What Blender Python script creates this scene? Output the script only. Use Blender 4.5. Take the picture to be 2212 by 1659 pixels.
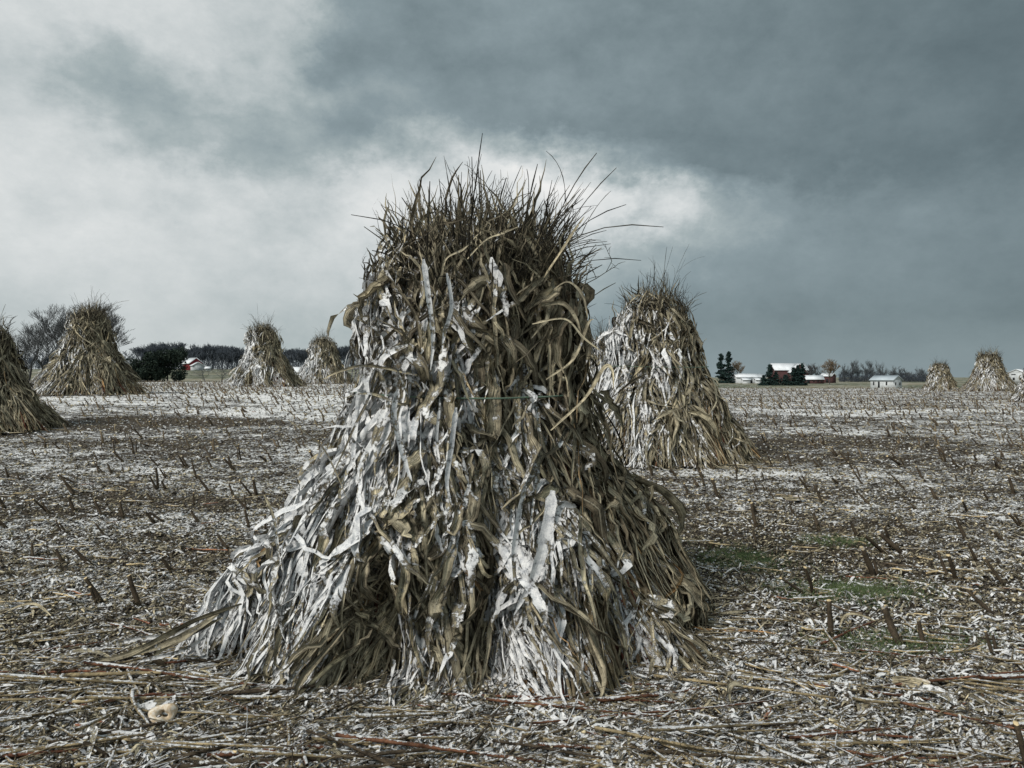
import bpy, math, random
import numpy as np
from mathutils import Vector

R = math.radians
scene = bpy.context.scene
for o in list(bpy.data.objects): bpy.data.objects.remove(o)

# ------------------------------------------------------------------ camera
F = 1662.0            # focal length in units of the 2212-px-wide picture
CX, HY, EYE = 1106.0, 815.0, 1.5
cam = bpy.data.cameras.new('camera'); camo = bpy.data.objects.new('camera', cam)
scene.collection.objects.link(camo)
cam.sensor_width = 36.0; cam.lens = F/2212*36
camo.location = (0, 0, EYE); camo.rotation_euler = (R(90-0.5), 0, 0)
cam.clip_start = 0.05; cam.clip_end = 20000
scene.camera = camo

# ------------------------------------------------------------------ sky
world = bpy.data.worlds.new("World"); scene.world = world; world.use_nodes = True
nt = world.node_tree; N, L = nt.nodes, nt.links
for n in list(N): N.remove(n)
SUN_EL, SUN_AZ = R(44), R(228)      # azimuth measured from +Y clockwise: behind and to the left

def M(op, a, b=None, c=None, clamp=False):
    n = N.new('ShaderNodeMath'); n.operation = op; n.use_clamp = clamp
    for i, v in enumerate((a, b, c)):
        if v is None: continue
        if isinstance(v, (int, float)): n.inputs[i].default_value = v
        else: L.new(v, n.inputs[i])
    return n.outputs[0]
def mixf(f, a, b):
    return M('ADD', a, M('MULTIPLY', f, M('SUBTRACT', b, a)))

tc = N.new('ShaderNodeTexCoord')
mp = N.new('ShaderNodeMapping'); mp.inputs['Scale'].default_value = (1, 1, 1.45)
L.new(tc.outputs['Generated'], mp.inputs['Vector'])
def noise(scale, detail, rough, w, col=False, src=None):
    n = N.new('ShaderNodeTexNoise'); n.noise_dimensions = '4D'
    n.inputs['Scale'].default_value = scale; n.inputs['Detail'].default_value = detail
    n.inputs['Roughness'].default_value = rough; n.inputs['W'].default_value = w
    L.new(src or mp.outputs[0], n.inputs['Vector'])
    return n.outputs['Color' if col else 'Fac']
sep = N.new('ShaderNodeSeparateXYZ'); L.new(tc.outputs['Generated'], sep.inputs[0])
x, y, z = sep.outputs
az = M('ARCTAN2', x, y); el = M('ARCSINE', M('MINIMUM', M('MAXIMUM', z, -0.999), 0.999))
wn = noise(4.2, 3, 0.5, 3.1, True); ws = N.new('ShaderNodeSeparateColor'); L.new(wn, ws.inputs[0])
wn2 = noise(13.0, 9, 0.64, 9.4, True); ws2 = N.new('ShaderNodeSeparateColor'); L.new(wn2, ws2.inputs[0])
lowf = M('MULTIPLY_ADD', el, 4.2, 0.12, True)           # calmer near the horizon
azd = M('ADD', az, M('MULTIPLY', M('ADD', M('MULTIPLY', M('SUBTRACT', ws.outputs[0], 0.5), 0.24),
                                          M('MULTIPLY', M('SUBTRACT', ws2.outputs[0], 0.5), 0.17)), lowf))
eld = M('ADD', el, M('MULTIPLY', M('ADD', M('MULTIPLY', M('SUBTRACT', ws.outputs[1], 0.5), 0.17),
                                          M('MULTIPLY', M('SUBTRACT', ws2.outputs[1], 0.5), 0.15)), lowf))
XS = [-120, 0, 200, 400, 600, 800, 1000, 1200, 1400, 1600, 1900, 2212]
ROWS = [
 (815, [192,194,196,194,185,178,166,154,146,143,140,136]),
 (755, [193,196,198,196,183,176,166,150,141,137,134,132]),
 (700, [188,191,199,200,188,180,170,150,136,127,123,119]),
 (620, [200,204,208,210,200,196,190,168,146,133,127,119]),
 (540, [212,215,217,214,208,213,208,192,164,142,129,120]),
 (470, [218,217,213,205,196,228,216,232,218,158,128,117]),
 (400, [216,214,212,210,184,216,222,248,222,150,116,112]),
 (335, [206,208,204,184,166,176,182,198,162,114,105,106]),
 (260, [204,204,176,174,164,142,142,134,126,117,109,103]),
 (180, [208,208,184,192,186,150,136,148,128,121,111,103]),
 (90,  [216,217,216,214,196,136,126,138,132,121,111,104]),
 (0,   [214,213,214,212,200,144,138,130,128,122,110,106]),
 (-300,[205,205,200,195,190,170,160,150,145,140,135,130]),
]
A0 = 0.78
fac = M('MULTIPLY_ADD', azd, 1/(2*A0), 0.5, True)
val = None; prev_el = None
for py, vals in ROWS:
    cr = N.new('ShaderNodeValToRGB'); L.new(fac, cr.inputs[0])
    e = cr.color_ramp; e.interpolation = 'EASE'
    while len(e.elements) > 1: e.elements.remove(e.elements[-1])
    for i, (px, v) in enumerate(zip(XS, vals)):
        p = (math.atan((px-CX)/F)+A0)/(2*A0)
        k = e.elements[0] if i == 0 else e.elements.new(p)
        k.position = p; k.color = (v/255,)*3+(1,)
    bw = cr.outputs[0]
    rt = math.atan((HY-py)/F*0.955)
    if val is None: val = bw
    else:
        f = M('MULTIPLY_ADD', eld, 1/(rt-prev_el), -prev_el/(rt-prev_el), True)
        val = mixf(f, val, bw)
    prev_el = rt
# the part of the overcast outside the frame: one brighter tone, set as fill light
side = M('MULTIPLY_ADD', M('ABSOLUTE', az), 1.6, -1.25, True)
up = M('MULTIPLY_ADD', el, 1.8, -1.0, True)
val = mixf(M('MAXIMUM', side, up), val, 0.66)
dn = noise(7.5, 10, 0.62, 5.5)
dn2 = noise(30.0, 8, 0.7, 1.7)
edge = M('MULTIPLY', M('MULTIPLY', M('SUBTRACT', val, 0.34), M('SUBTRACT', 1.02, val)), 4.5, None, True)
amp = M('MULTIPLY', edge, lowf)
val = M('ADD', val, M('MULTIPLY', M('SUBTRACT', dn, 0.5), M('MULTIPLY_ADD', amp, 0.46, 0.11)))
val = M('ADD', val, M('MULTIPLY', M('SUBTRACT', dn2, 0.5), M('MULTIPLY_ADD', amp, 0.22, 0.018)))
def s2l(c): return tuple(((v/255+0.055)/1.055)**2.4 if v > 10 else v/255/12.92 for v in c)+(1,)
cr = N.new('ShaderNodeValToRGB'); L.new(val, cr.inputs[0]); e = cr.color_ramp; e.interpolation = 'LINEAR'
stops = [(0.30, (74,88,93)), (0.42, (105,120,125)), (0.50, (123,138,143)), (0.58, (138,153,158)), (0.68, (165,177,179)),
         (0.78, (196,203,204)), (0.86, (217,221,221)), (0.96, (240,240,238)), (1.0, (246,245,243))]
for i, (p, c) in enumerate(stops):
    k = e.elements[i] if i < 2 else e.elements.new(p)
    k.position = p; k.color = s2l(c)
vm = N.new('ShaderNodeVectorMath'); vm.operation = 'SCALE'; vm.inputs['Scale'].default_value = 10.0
L.new(cr.outputs[0], vm.inputs[0])
sky = N.new('ShaderNodeTexSky'); sky.sky_type = 'NISHITA'; sky.sun_disc = False
sky.sun_elevation = SUN_EL; sky.sun_rotation = SUN_AZ
mx = N.new('ShaderNodeMix'); mx.data_type = 'RGBA'; mx.inputs[0].default_value = 0.025
L.new(vm.outputs[0], mx.inputs[6]); L.new(sky.outputs[0], mx.inputs[7])
bg = N.new('ShaderNodeBackground'); bg.inputs['Strength'].default_value = 0.1
L.new(mx.outputs[2], bg.inputs['Color'])
wo = N.new('ShaderNodeOutputWorld'); L.new(bg.outputs[0], wo.inputs['Surface'])

# ------------------------------------------------------------------ soft sun lamp, moved behind and left of the real sun to light the front
sl = bpy.data.lights.new('sun', 'SUN'); sl.energy = 3.0; sl.angle = R(20); sl.color = (1.0, 0.955, 0.89)
so = bpy.data.objects.new('sun', sl); scene.collection.objects.link(so)
d = Vector((math.sin(SUN_AZ)*math.cos(SUN_EL), math.cos(SUN_AZ)*math.cos(SUN_EL), math.sin(SUN_EL)))
so.rotation_euler = d.to_track_quat('Z', 'Y').to_euler()
scene.view_settings.view_transform = 'Standard'; scene.view_settings.look = 'None'
scene.view_settings.exposure = 0.0; scene.view_settings.gamma = 1.0; scene.view_settings.use_curve_mapping = False

# ================================================================== helpers
col = scene.collection
rng = np.random.default_rng(7); random.seed(7)

def tag(o, label=None, cat=None, group=None, kind=None):
    if label: o['label'] = label
    if cat: o['category'] = cat
    if group: o['group'] = group
    if kind: o['kind'] = kind
    return o
def empty(name, loc, rz=0):
    o = bpy.data.objects.new(name, None); o.empty_display_size = 0.1
    col.objects.link(o); o.location = loc; o.rotation_euler = (0, 0, rz); return o

class MB:
    """collects vertices, faces and per-vertex attributes"""
    def __init__(s): s.v=[]; s.f=[]; s.n=0; s.tint=[]; s.snow=[]; s.uv=[]
    def add(s, v, f, tint=0.5, snow=0.0, uv=None):
        v = np.asarray(v, float).reshape(-1, 3); f = np.asarray(f, int)
        n = len(v)
        s.v.append(v); s.f.append(f + s.n); s.n += n
        s.tint.append(np.broadcast_to(np.asarray(tint, float).ravel() if np.ndim(tint) else tint, (n,)))
        s.snow.append(np.broadcast_to(np.asarray(snow, float).ravel() if np.ndim(snow) else snow, (n,)))
        if uv is None: u_ = np.full((n, 3), .4)
        else:
            u_ = np.asarray(uv, float); u_ = u_.reshape(-1, u_.shape[-1])
            if u_.shape[1] == 2: u_ = np.c_[u_, np.full(n, .4)]
        s.uv.append(u_)
        return s
    def mesh(s, name, mat, smooth=True, attrs=True, origin=(0,0,0)):
        me = bpy.data.meshes.new(name)
        v = np.concatenate(s.v) - np.asarray(origin)
        me.vertices.add(len(v)); me.vertices.foreach_set('co', v.astype(np.float32).ravel())
        tot = np.concatenate([np.full(len(f), f.shape[1]) for f in s.f])
        idx = np.concatenate([f.ravel() for f in s.f])
        me.loops.add(len(idx)); me.loops.foreach_set('vertex_index', idx.astype(np.int32))
        me.polygons.add(len(tot))
        st = np.concatenate([[0], np.cumsum(tot)[:-1]])
        me.polygons.foreach_set('loop_start', st.astype(np.int32))
        me.polygons.foreach_set('loop_total', tot.astype(np.int32))
        me.update(calc_edges=True)
        if attrs:
            for nm, arr in (('tint', s.tint), ('snow', s.snow)):
                a = me.attributes.new(nm, 'FLOAT', 'POINT'); a.data.foreach_set('value', np.concatenate(arr).astype(np.float32))
            a = me.attributes.new('guv', 'FLOAT_VECTOR', 'POINT')
            uv = np.concatenate(s.uv); a.data.foreach_set('vector', uv.astype(np.float32).ravel())
        if smooth: me.polygons.foreach_set('use_smooth', np.ones(len(tot), bool))
        me.validate()
        me.materials.append(mat)
        return me
    def build(s, name, mat, parent=None, smooth=True, attrs=True, origin=(0,0,0)):
        me = s.mesh(name, mat, smooth, attrs, origin)
        o = bpy.data.objects.new(name, me); col.objects.link(o)
        if parent: o.parent = parent
        else: o.location = origin
        return o

def nrm(a): return a/np.maximum(np.linalg.norm(a, axis=-1, keepdims=True), 1e-9)

def tubes(P, Rd, K=5, cap=True):
    """P (N,S,3), Rd (N,S) -> verts (N*S*K,3), quads"""
    n, S, _ = P.shape
    D = nrm(np.gradient(P, axis=1))
    ref = np.where(np.abs(D[..., 2:3]) > 0.9, np.array([1., 0, 0]), np.array([0, 0, 1.]))
    A = nrm(np.cross(D, ref)); B = np.cross(D, A)
    t = np.arange(K)/K*2*np.pi
    V = P[:, :, None] + Rd[:, :, None, None]*(A[:, :, None]*np.cos(t)[:, None] + B[:, :, None]*np.sin(t)[:, None])
    base = np.arange(n)[:, None, None]*S*K
    i = np.arange(S-1)[None, :, None]*K; k = np.arange(K)[None, None, :]; k2 = (k+1) % K
    Q = np.stack([base+i+k, base+i+k2, base+i+K+k2, base+i+K+k], -1).reshape(-1, 4)
    uv = np.stack(np.broadcast_arrays((np.arange(K)/K)[None, None, :], (np.arange(S)/(S-1))[None, :, None], ), -1)
    uv = np.broadcast_to(uv, (n, S, K, 2))
    return V, Q, uv

def ribbons(P, side, up, W, cross, ucol, seedu):
    """P centreline (N,S,3); side/up unit (N,S,3); W width (N,S); cross: list of (u, h) fractions"""
    n, S, _ = P.shape; K = len(cross)
    u = np.array([c[0] for c in cross]); h = np.array([c[1] for c in cross])
    V = P[:, :, None] + W[:, :, None, None]*(side[:, :, None]*u[:, None] + up[:, :, None]*h[:, None])
    base = np.arange(n)[:, None, None]*S*K
    i = np.arange(S-1)[None, :, None]*K; k = np.arange(K-1)[None, None, :]
    Q = np.stack([base+i+k, base+i+k+1, base+i+K+k+1, base+i+K+k], -1).reshape(-1, 4)
    uu = np.broadcast_to(u[None, None, :] + seedu[:, None, None]*0, (n, S, K))
    uv = np.stack([uu*W[:, :, None]*1.0 + seedu[:, None, None], np.broadcast_to((np.arange(S)/(S-1))[None, :, None], (n, S, K)), np.broadcast_to(np.abs(u)[None, None, :]*2, (n, S, K))], -1)
    return V, Q, uv

def _hash(ix, iy, s):
    h = (ix*374761393 + iy*668265263 + s*982451653) & 0x7fffffff
    h = ((h ^ (h >> 13))*1274126177) & 0x7fffffff
    return ((h ^ (h >> 16)) & 0xffff)/65535.0
def vnoise(x, y, s=0):
    ix = np.floor(x).astype(np.int64); iy = np.floor(y).astype(np.int64)
    fx = x-ix; fy = y-iy; fx = fx*fx*(3-2*fx); fy = fy*fy*(3-2*fy)
    a = _hash(ix, iy, s); b = _hash(ix+1, iy, s); c = _hash(ix, iy+1, s); d_ = _hash(ix+1, iy+1, s)
    return (a*(1-fx)+b*fx)*(1-fy) + (c*(1-fx)+d_*fx)*fy - 0.5
def fbm(x, y, s=0, o=4):
    r = 0; a = 1.0
    for i in range(o): r = r + a*vnoise(x*2**i+17*i, y*2**i-9*i, s+i); a *= 0.5
    return r
def sstep(t): t = np.clip(t, 0, 1); return t*t*(3-2*t)

# ------------------------------------------------------------------ terrain
LD = np.array([0, 80, 95, 130, 190, 300, 450, 700, 1200, 9000.]); LZ = np.array([0, 0, -.25, -.7, .5, 4.3, 6.0, 9.0, 10, 10.])
RD = np.array([0, 80, 100, 150, 250, 350, 500, 720, 1500, 9000.]); RZ = np.array([0, 0, -.8, -3.0, -3.3, -1.2, .1, .9, .6, 0.])
def terrain(x, y, micro=False):
    x = np.asarray(x, float); y = np.asarray(y, float)
    dist = np.hypot(x, np.maximum(y, 0)) ; yy = np.maximum(y, 0.0)
    s = sstep((yy-6)/22)
    base = s*(0.68-0.33*np.tanh(x/12))
    u = sstep((x/np.maximum(yy, 30) + 0.16)/0.34)
    far = np.interp(yy, LD, LZ)*(1-u) + np.interp(yy, RD, RZ)*u
    z = base*(1-sstep((yy-100)/120)) + far
    z = z + 0.05*vnoise(x/6, y/6, 3)*sstep((yy-9)/10)
    if micro:
        near = 1-sstep((yy-12)/25)
        z = z + near*(0.034*fbm(x*3.5, y*3.5, 11, 4) + 0.030*vnoise(x*13, y*13, 5) + 0.024*vnoise(x*27, y*27, 8))
    return z
def g(x, y): return float(terrain(x, y))
def at(px, dist, z=None):
    x = (px-CX)/F*dist
    return np.array([x, dist, g(x, dist) if z is None else z])
def solve_dist(px, py, lo=2.0, hi=110.0):
    """distance at which the ray through (px,py) meets the field"""
    ds = np.geomspace(lo, hi, 3000)
    xs = (px-CX)/F*ds
    dz = EYE + (HY-py)/F*ds - terrain(xs, ds)
    i = np.argmax(dz < 0) if (dz < 0).any() else len(ds)-1
    return ds[i]

# ------------------------------------------------------------------ materials
def new_mat(name):
    m = bpy.data.materials.new(name); m.use_nodes = True
    t = m.node_tree
    for n in list(t.nodes): t.nodes.remove(n)
    o = t.nodes.new('ShaderNodeOutputMaterial'); b = t.nodes.new('ShaderNodeBsdfPrincipled')
    t.links.new(b.outputs[0], o.inputs[0]); b.inputs['Roughness'].default_value = 0.9
    b.inputs['Specular IOR Level'].default_value = 0.15
    return m, t, b
class G:
    def __init__(s, t): s.t = t; s.N = t.nodes; s.L = t.links
    def put(s, v, inp):
        if hasattr(v, 'links') or isinstance(v, bpy.types.NodeSocket): s.L.new(v, inp)
        else:
            inp.default_value = v if not (isinstance(v, tuple) and len(v) == 3 and inp.type == 'RGBA') else v+(1,)
    def m(s, op, a, b=None, c=None, clamp=False):
        n = s.N.new('ShaderNodeMath'); n.operation = op; n.use_clamp = clamp
        for i, v in enumerate((a, b, c)):
            if v is not None: s.put(v, n.inputs[i])
        return n.outputs[0]
    def attr(s, name, out='Fac'):
        n = s.N.new('ShaderNodeAttribute'); n.attribute_name = name; return n.outputs[out]
    def obj(s): return s.N.new('ShaderNodeTexCoord').outputs['Object']
    def pos(s): return s.N.new('ShaderNodeNewGeometry').outputs['Position']
    def nz(s):
        n = s.N.new('ShaderNodeSeparateXYZ'); s.L.new(s.N.new('ShaderNodeNewGeometry').outputs['Normal'], n.inputs[0]); return n.outputs
    def map(s, v, sc):
        n = s.N.new('ShaderNodeMapping'); s.L.new(v, n.inputs[0]); n.inputs['Scale'].default_value = sc; return n.outputs[0]
    def noise(s, v, sc, det=4, ro=0.6, out='Fac'):
        n = s.N.new('ShaderNodeTexNoise'); s.L.new(v, n.inputs['Vector'])
        n.inputs['Scale'].default_value = sc; n.inputs['Detail'].default_value = det; n.inputs['Roughness'].default_value = ro
        return n.outputs[out]
    def ramp(s, f, stops, interp='LINEAR'):
        n = s.N.new('ShaderNodeValToRGB'); s.L.new(f, n.inputs[0]); e = n.color_ramp; e.interpolation = interp
        for i, (p, c) in enumerate(stops):
            k = e.elements[i] if i < 2 else e.elements.new(p)
            k.position = p; k.color = c+(1,) if len(c) == 3 else c
        return n.outputs[0]
    def rng(s, v, a, b, c=0.0, d=1.0):
        n = s.N.new('ShaderNodeMapRange'); n.interpolation_type = 'SMOOTHSTEP'
        s.put(v, n.inputs[0])
        for i, q in enumerate((a, b, c, d)): s.put(q, n.inputs[i+1])
        return n.outputs[0]
    def mix(s, f, a, b, mode='MIX'):
        n = s.N.new('ShaderNodeMix'); n.data_type = 'RGBA'; n.blend_type = mode
        s.put(f, n.inputs[0]); s.put(a, n.inputs[6]); s.put(b, n.inputs[7]); return n.outputs[2]
    def bump(s, h, strength, dist, b):
        n = s.N.new('ShaderNodeBump'); n.inputs['Strength'].default_value = strength; n.inputs['Distance'].default_value = dist
        s.L.new(h, n.inputs['Height']); s.L.new(n.outputs[0], b.inputs['Normal'])

SNOW = (0.84, 0.84, 0.83)
def leaf_material(name, ramp, fine=1.0, snow_scale=26.0, darker=1.0):
    m, t, b = new_mat(name); q = G(t)
    tint = q.attr('tint'); sn = q.attr('snow'); uv = q.attr('guv', 'Vector')
    c = q.ramp(tint, ramp)
    P = q.obj()
    st = q.noise(q.map(uv, (260*fine, 3.0, 0)), 1.0, 3, 0.6)             # veins along the blade
    c = q.mix(1.0, c, q.ramp(st, [(0.32, (.22, .22, .21)), (0.50, (.92, .92, .90)), (0.68, (1.7, 1.68, 1.6))]), 'MULTIPLY')
    bl = q.noise(P, 9*fine, 5, 0.65)                                      # weathering blotches
    c = q.mix(1.0, c, q.ramp(bl, [(0.35, (.32, .32, .32)), (0.5, (.85, .86, .88)), (0.66, (1.45, 1.46, 1.46))]), 'MULTIPLY')
    su = q.N.new('ShaderNodeSeparateXYZ'); q.L.new(uv, su.inputs[0]); ed = su.outputs[2]
    e1 = q.m('ADD', ed, q.m('MULTIPLY_ADD', bl, .9, -.45))
    c = q.mix(q.rng(e1, .66, 1.0, 0, .6), c, (0.035, 0.026, 0.018))       # brown dried margin
    c = q.mix(q.rng(ed, .16, .04, 0, .45), c, (0.50, 0.46, 0.35))           # pale midrib
    sp = q.noise(P, 70*fine, 3, 0.6)                                      # fine dark specks
    c = q.mix(q.rng(sp, .56, .66, 0, .6), c, (0.02, 0.018, 0.016))
    s1 = q.noise(P, snow_scale*fine, 7, 0.78); s2 = q.noise(P, 5.5*fine, 3, 0.6)
    v = q.m('ADD', sn, q.m('ADD', q.m('MULTIPLY_ADD', s1, 3.4, -1.7), q.m('MULTIPLY_ADD', s2, 2.0, -1.0)))
    fac = q.rng(v, 0.38, 0.62)
    c2 = q.mix(fac, c, q.mix(q.rng(s1, .35, .6), (0.42, 0.44, 0.47), SNOW))
    q.put(c2, b.inputs['Base Color'])
    hh = q.m('ADD', q.m('MULTIPLY', st, 0.35), q.m('MULTIPLY', fac, q.m('MULTIPLY_ADD', s1, 0.8, 0.7)))
    q.bump(hh, 0.9, 0.011/fine, b)
    b.inputs['Roughness'].default_value = 0.85
    return m
LEAFR = [(0.0, (0.045, 0.036, 0.028)), (0.18, (0.118, 0.098, 0.068)), (0.45, (0.35, 0.308, 0.220)), (0.7, (0.50, 0.44, 0.31)), (0.9, (0.59, 0.50, 0.33)), (1.0, (0.42, 0.24, 0.10))]
m_leaf = leaf_material('dry_corn_leaf', LEAFR)
m_leaf_far = leaf_material('dry_corn_leaf_coarse', LEAFR, 0.6, 20)
m_stalk = leaf_material('dry_corn_stalk', [(0.0, (0.045, 0.034, 0.026)), (0.3, (0.13, 0.10, 0.068)), (0.6, (0.30, 0.245, 0.16)), (0.84, (0.44, 0.35, 0.21)), (0.93, (0.24, 0.115, 0.068)), (1.0, (0.17, 0.062, 0.042))], 1.2)
m_tassel = leaf_material('tassel', [(0.0, (0.028, 0.027, 0.024)), (0.5, (0.085, 0.076, 0.058)), (1.0, (0.27, 0.23, 0.155))], 1.5)

def plain(name, c, c2=None, sc=8, rough=0.9):
    m, t, b = new_mat(name); q = G(t)
    n = q.noise(q.obj(), sc, 5, 0.65)
    q.put(q.mix(q.rng(n, .35, .65), c, c2 or tuple(v*0.7 for v in c)), b.inputs['Base Color'])
    b.inputs['Roughness'].default_value = rough
    return m
m_core = plain('core_shade', (0.022, 0.018, 0.013), (0.05, 0.04, 0.028), 30)  # near-black: shade between the leaves is put into this colour
m_twine = plain('green_twine', (0.10, 0.17, 0.12), (0.16, 0.2, 0.16), 90)
m_husk = plain('pale_husk', (0.50, 0.38, 0.24), (0.74, 0.70, 0.62), 42)

# ground
def ground_material():
    m, t, b = new_mat('field'); q = G(t)
    P = q.pos(); X = q.N.new('ShaderNodeSeparateXYZ'); q.L.new(P, X.inputs[0]); x_, y_, z_ = X.outputs
    n1 = q.noise(P, 26, 6, 0.72); n2 = q.noise(P, 60, 4, 0.7); n3 = q.noise(q.map(P, (1.0, 1.6, 1)), 5.5, 5, 0.65)
    big = q.noise(q.map(P, (0.22, 0.5, 0.4)), 1.0, 4, 0.6)
    coarse = q.noise(q.map(P, (1, 1.3, 1)), 2.2, 8, 0.78)
    soil = q.ramp(n1, [(0.32, (.010, .008, .006)), (0.46, (.040, .032, .024)), (0.58, (.13, .105, .075)), (0.70, (.29, .24, .165))])
    # green growth patches beside the big shock
    def blob(cx, cy, rx, ry):
        a = q.m('DIVIDE', q.m('SUBTRACT', x_, cx), rx); c = q.m('DIVIDE', q.m('SUBTRACT', y_, cy), ry)
        return q.m('SUBTRACT', 1.0, q.m('ADD', q.m('MULTIPLY', a, a), q.m('MULTIPLY', c, c)), None, True)
    gr = q.m('MAXIMUM', blob(1.9, 6.3, .5, .6), q.m('MAXIMUM', blob(2.35, 5.3, .7, .4), blob(2.2, 4.3, .6, .25)))
    gf = q.rng(q.m('ADD', gr, q.m('MULTIPLY_ADD', n1, 2.2, -1.1)), .42, .62, 0, .8)
    soil = q.mix(gf, soil, q.ramp(n2, [(0.35, (.015, .035, .012)), (0.65, (.07, .12, .045))]))
    # snow cover: patchy, thicker on the slope to the left behind
    cover = q.m('MULTIPLY_ADD', big, 1.35, -0.585)
    farl = q.m('MULTIPLY', q.rng(y_, 15, 26), q.rng(x_, -2, 4, 1, .5))
    cover = q.m('ADD', cover, q.m('MULTIPLY', farl, 0.32))
    lee = q.m('MAXIMUM', blob(1.9, 6.0, 2.0, 2.2), q.m('MAXIMUM', blob(3.6, 15, 3, 3), blob(-7.5, 17.5, 3.5, 2.2)))    # bare ground in the lee of the shocks
    cover = q.m('SUBTRACT', cover, q.m('MULTIPLY', lee, 0.24))
    v = q.m('ADD', q.m('MULTIPLY_ADD', n3, 0.9, -0.45), q.m('ADD', q.m('MULTIPLY_ADD', n1, 1.5, -0.75), q.m('MULTIPLY_ADD', n2, 0.9, -0.45)))
    v = q.m('ADD', v, q.m('MULTIPLY_ADD', coarse, 1.3, -0.65))
    mid = q.noise(q.map(P, (1, 1.8, 1)), 1.1, 10, 0.85); v = q.m('ADD', v, q.m('MULTIPLY', q.rng(y_, 8, 30, .3, 1), q.m('MULTIPLY_ADD', mid, 2.2, -1.1)))
    v = q.m('ADD', v, cover)
    sf = q.rng(v, 0.03, q.rng(y_, 10, 40, .22, .5))
    field = q.mix(sf, soil, SNOW)
    # pasture beyond the crest
    pn = q.noise(q.map(P, (.02, .05, .05)), 1.0, 6, 0.65); pn2 = q.noise(P, .35, 6, .7)
    past = q.mix(q.rng(pn, .42, .60), (0.085, 0.10, 0.06), (0.235, 0.215, 0.155))
    past = q.mix(q.rng(pn2, .5, .66), past, (0.42, 0.42, 0.39))
    dist = q.m('SQRT', q.m('ADD', q.m('MULTIPLY', x_, x_), q.m('MULTIPLY', y_, y_)))
    c = q.mix(q.rng(dist, 84, 92), field, past)
    q.put(c, b.inputs['Base Color'])
    q.bump(q.m('ADD', n1, q.m('ADD', q.m('MULTIPLY', sf, .35), q.m('MULTIPLY', n2, .5))), 1.0, 0.03, b)
    return m
m_ground = ground_material()

# ------------------------------------------------------------------ ground sheet
def axis(lo, hi, step, grow, far):
    a = list(np.arange(lo, hi, step)); s = step; v = a[-1]; pos = []
    while v < far: s *= grow; v += s; pos.append(v)
    s = step; v = a[0]; neg = []
    while v > -far: s *= grow; v -= s; neg.append(v)
    return np.array(neg[::-1]+a+pos)
gx = axis(-4.2, 4.2, 0.035, 1.045, 9000)
ys = [2.2]; s_ = 0.03
while ys[-1] < 9000: ys.append(ys[-1]+max(0.03, 0.0135*(ys[-1]-1.0)))
yn = []; v_ = 2.2; s_ = 0.06
while v_ > -9000: v_ -= s_; s_ *= 1.25; yn.append(v_)
gy = np.array(yn[::-1]+ys)
XX, YY = np.meshgrid(gx, gy)
ZZ = terrain(XX, YY, True)
nx, ny = len(gx), len(gy)
ii = (np.arange(ny-1)[:, None]*nx + np.arange(nx-1)[None, :]).ravel()
mb = MB(); mb.add(np.stack([XX, YY, ZZ], -1), np.stack([ii, ii+1, ii+nx+1, ii+nx], -1))
print('ground verts', nx*ny)
go = mb.build('ground', m_ground, attrs=False); tag(go, kind='structure')

# ================================================================== corn shocks
WIND = nrm(np.array([-0.80, -0.42, 0.42]))

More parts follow.
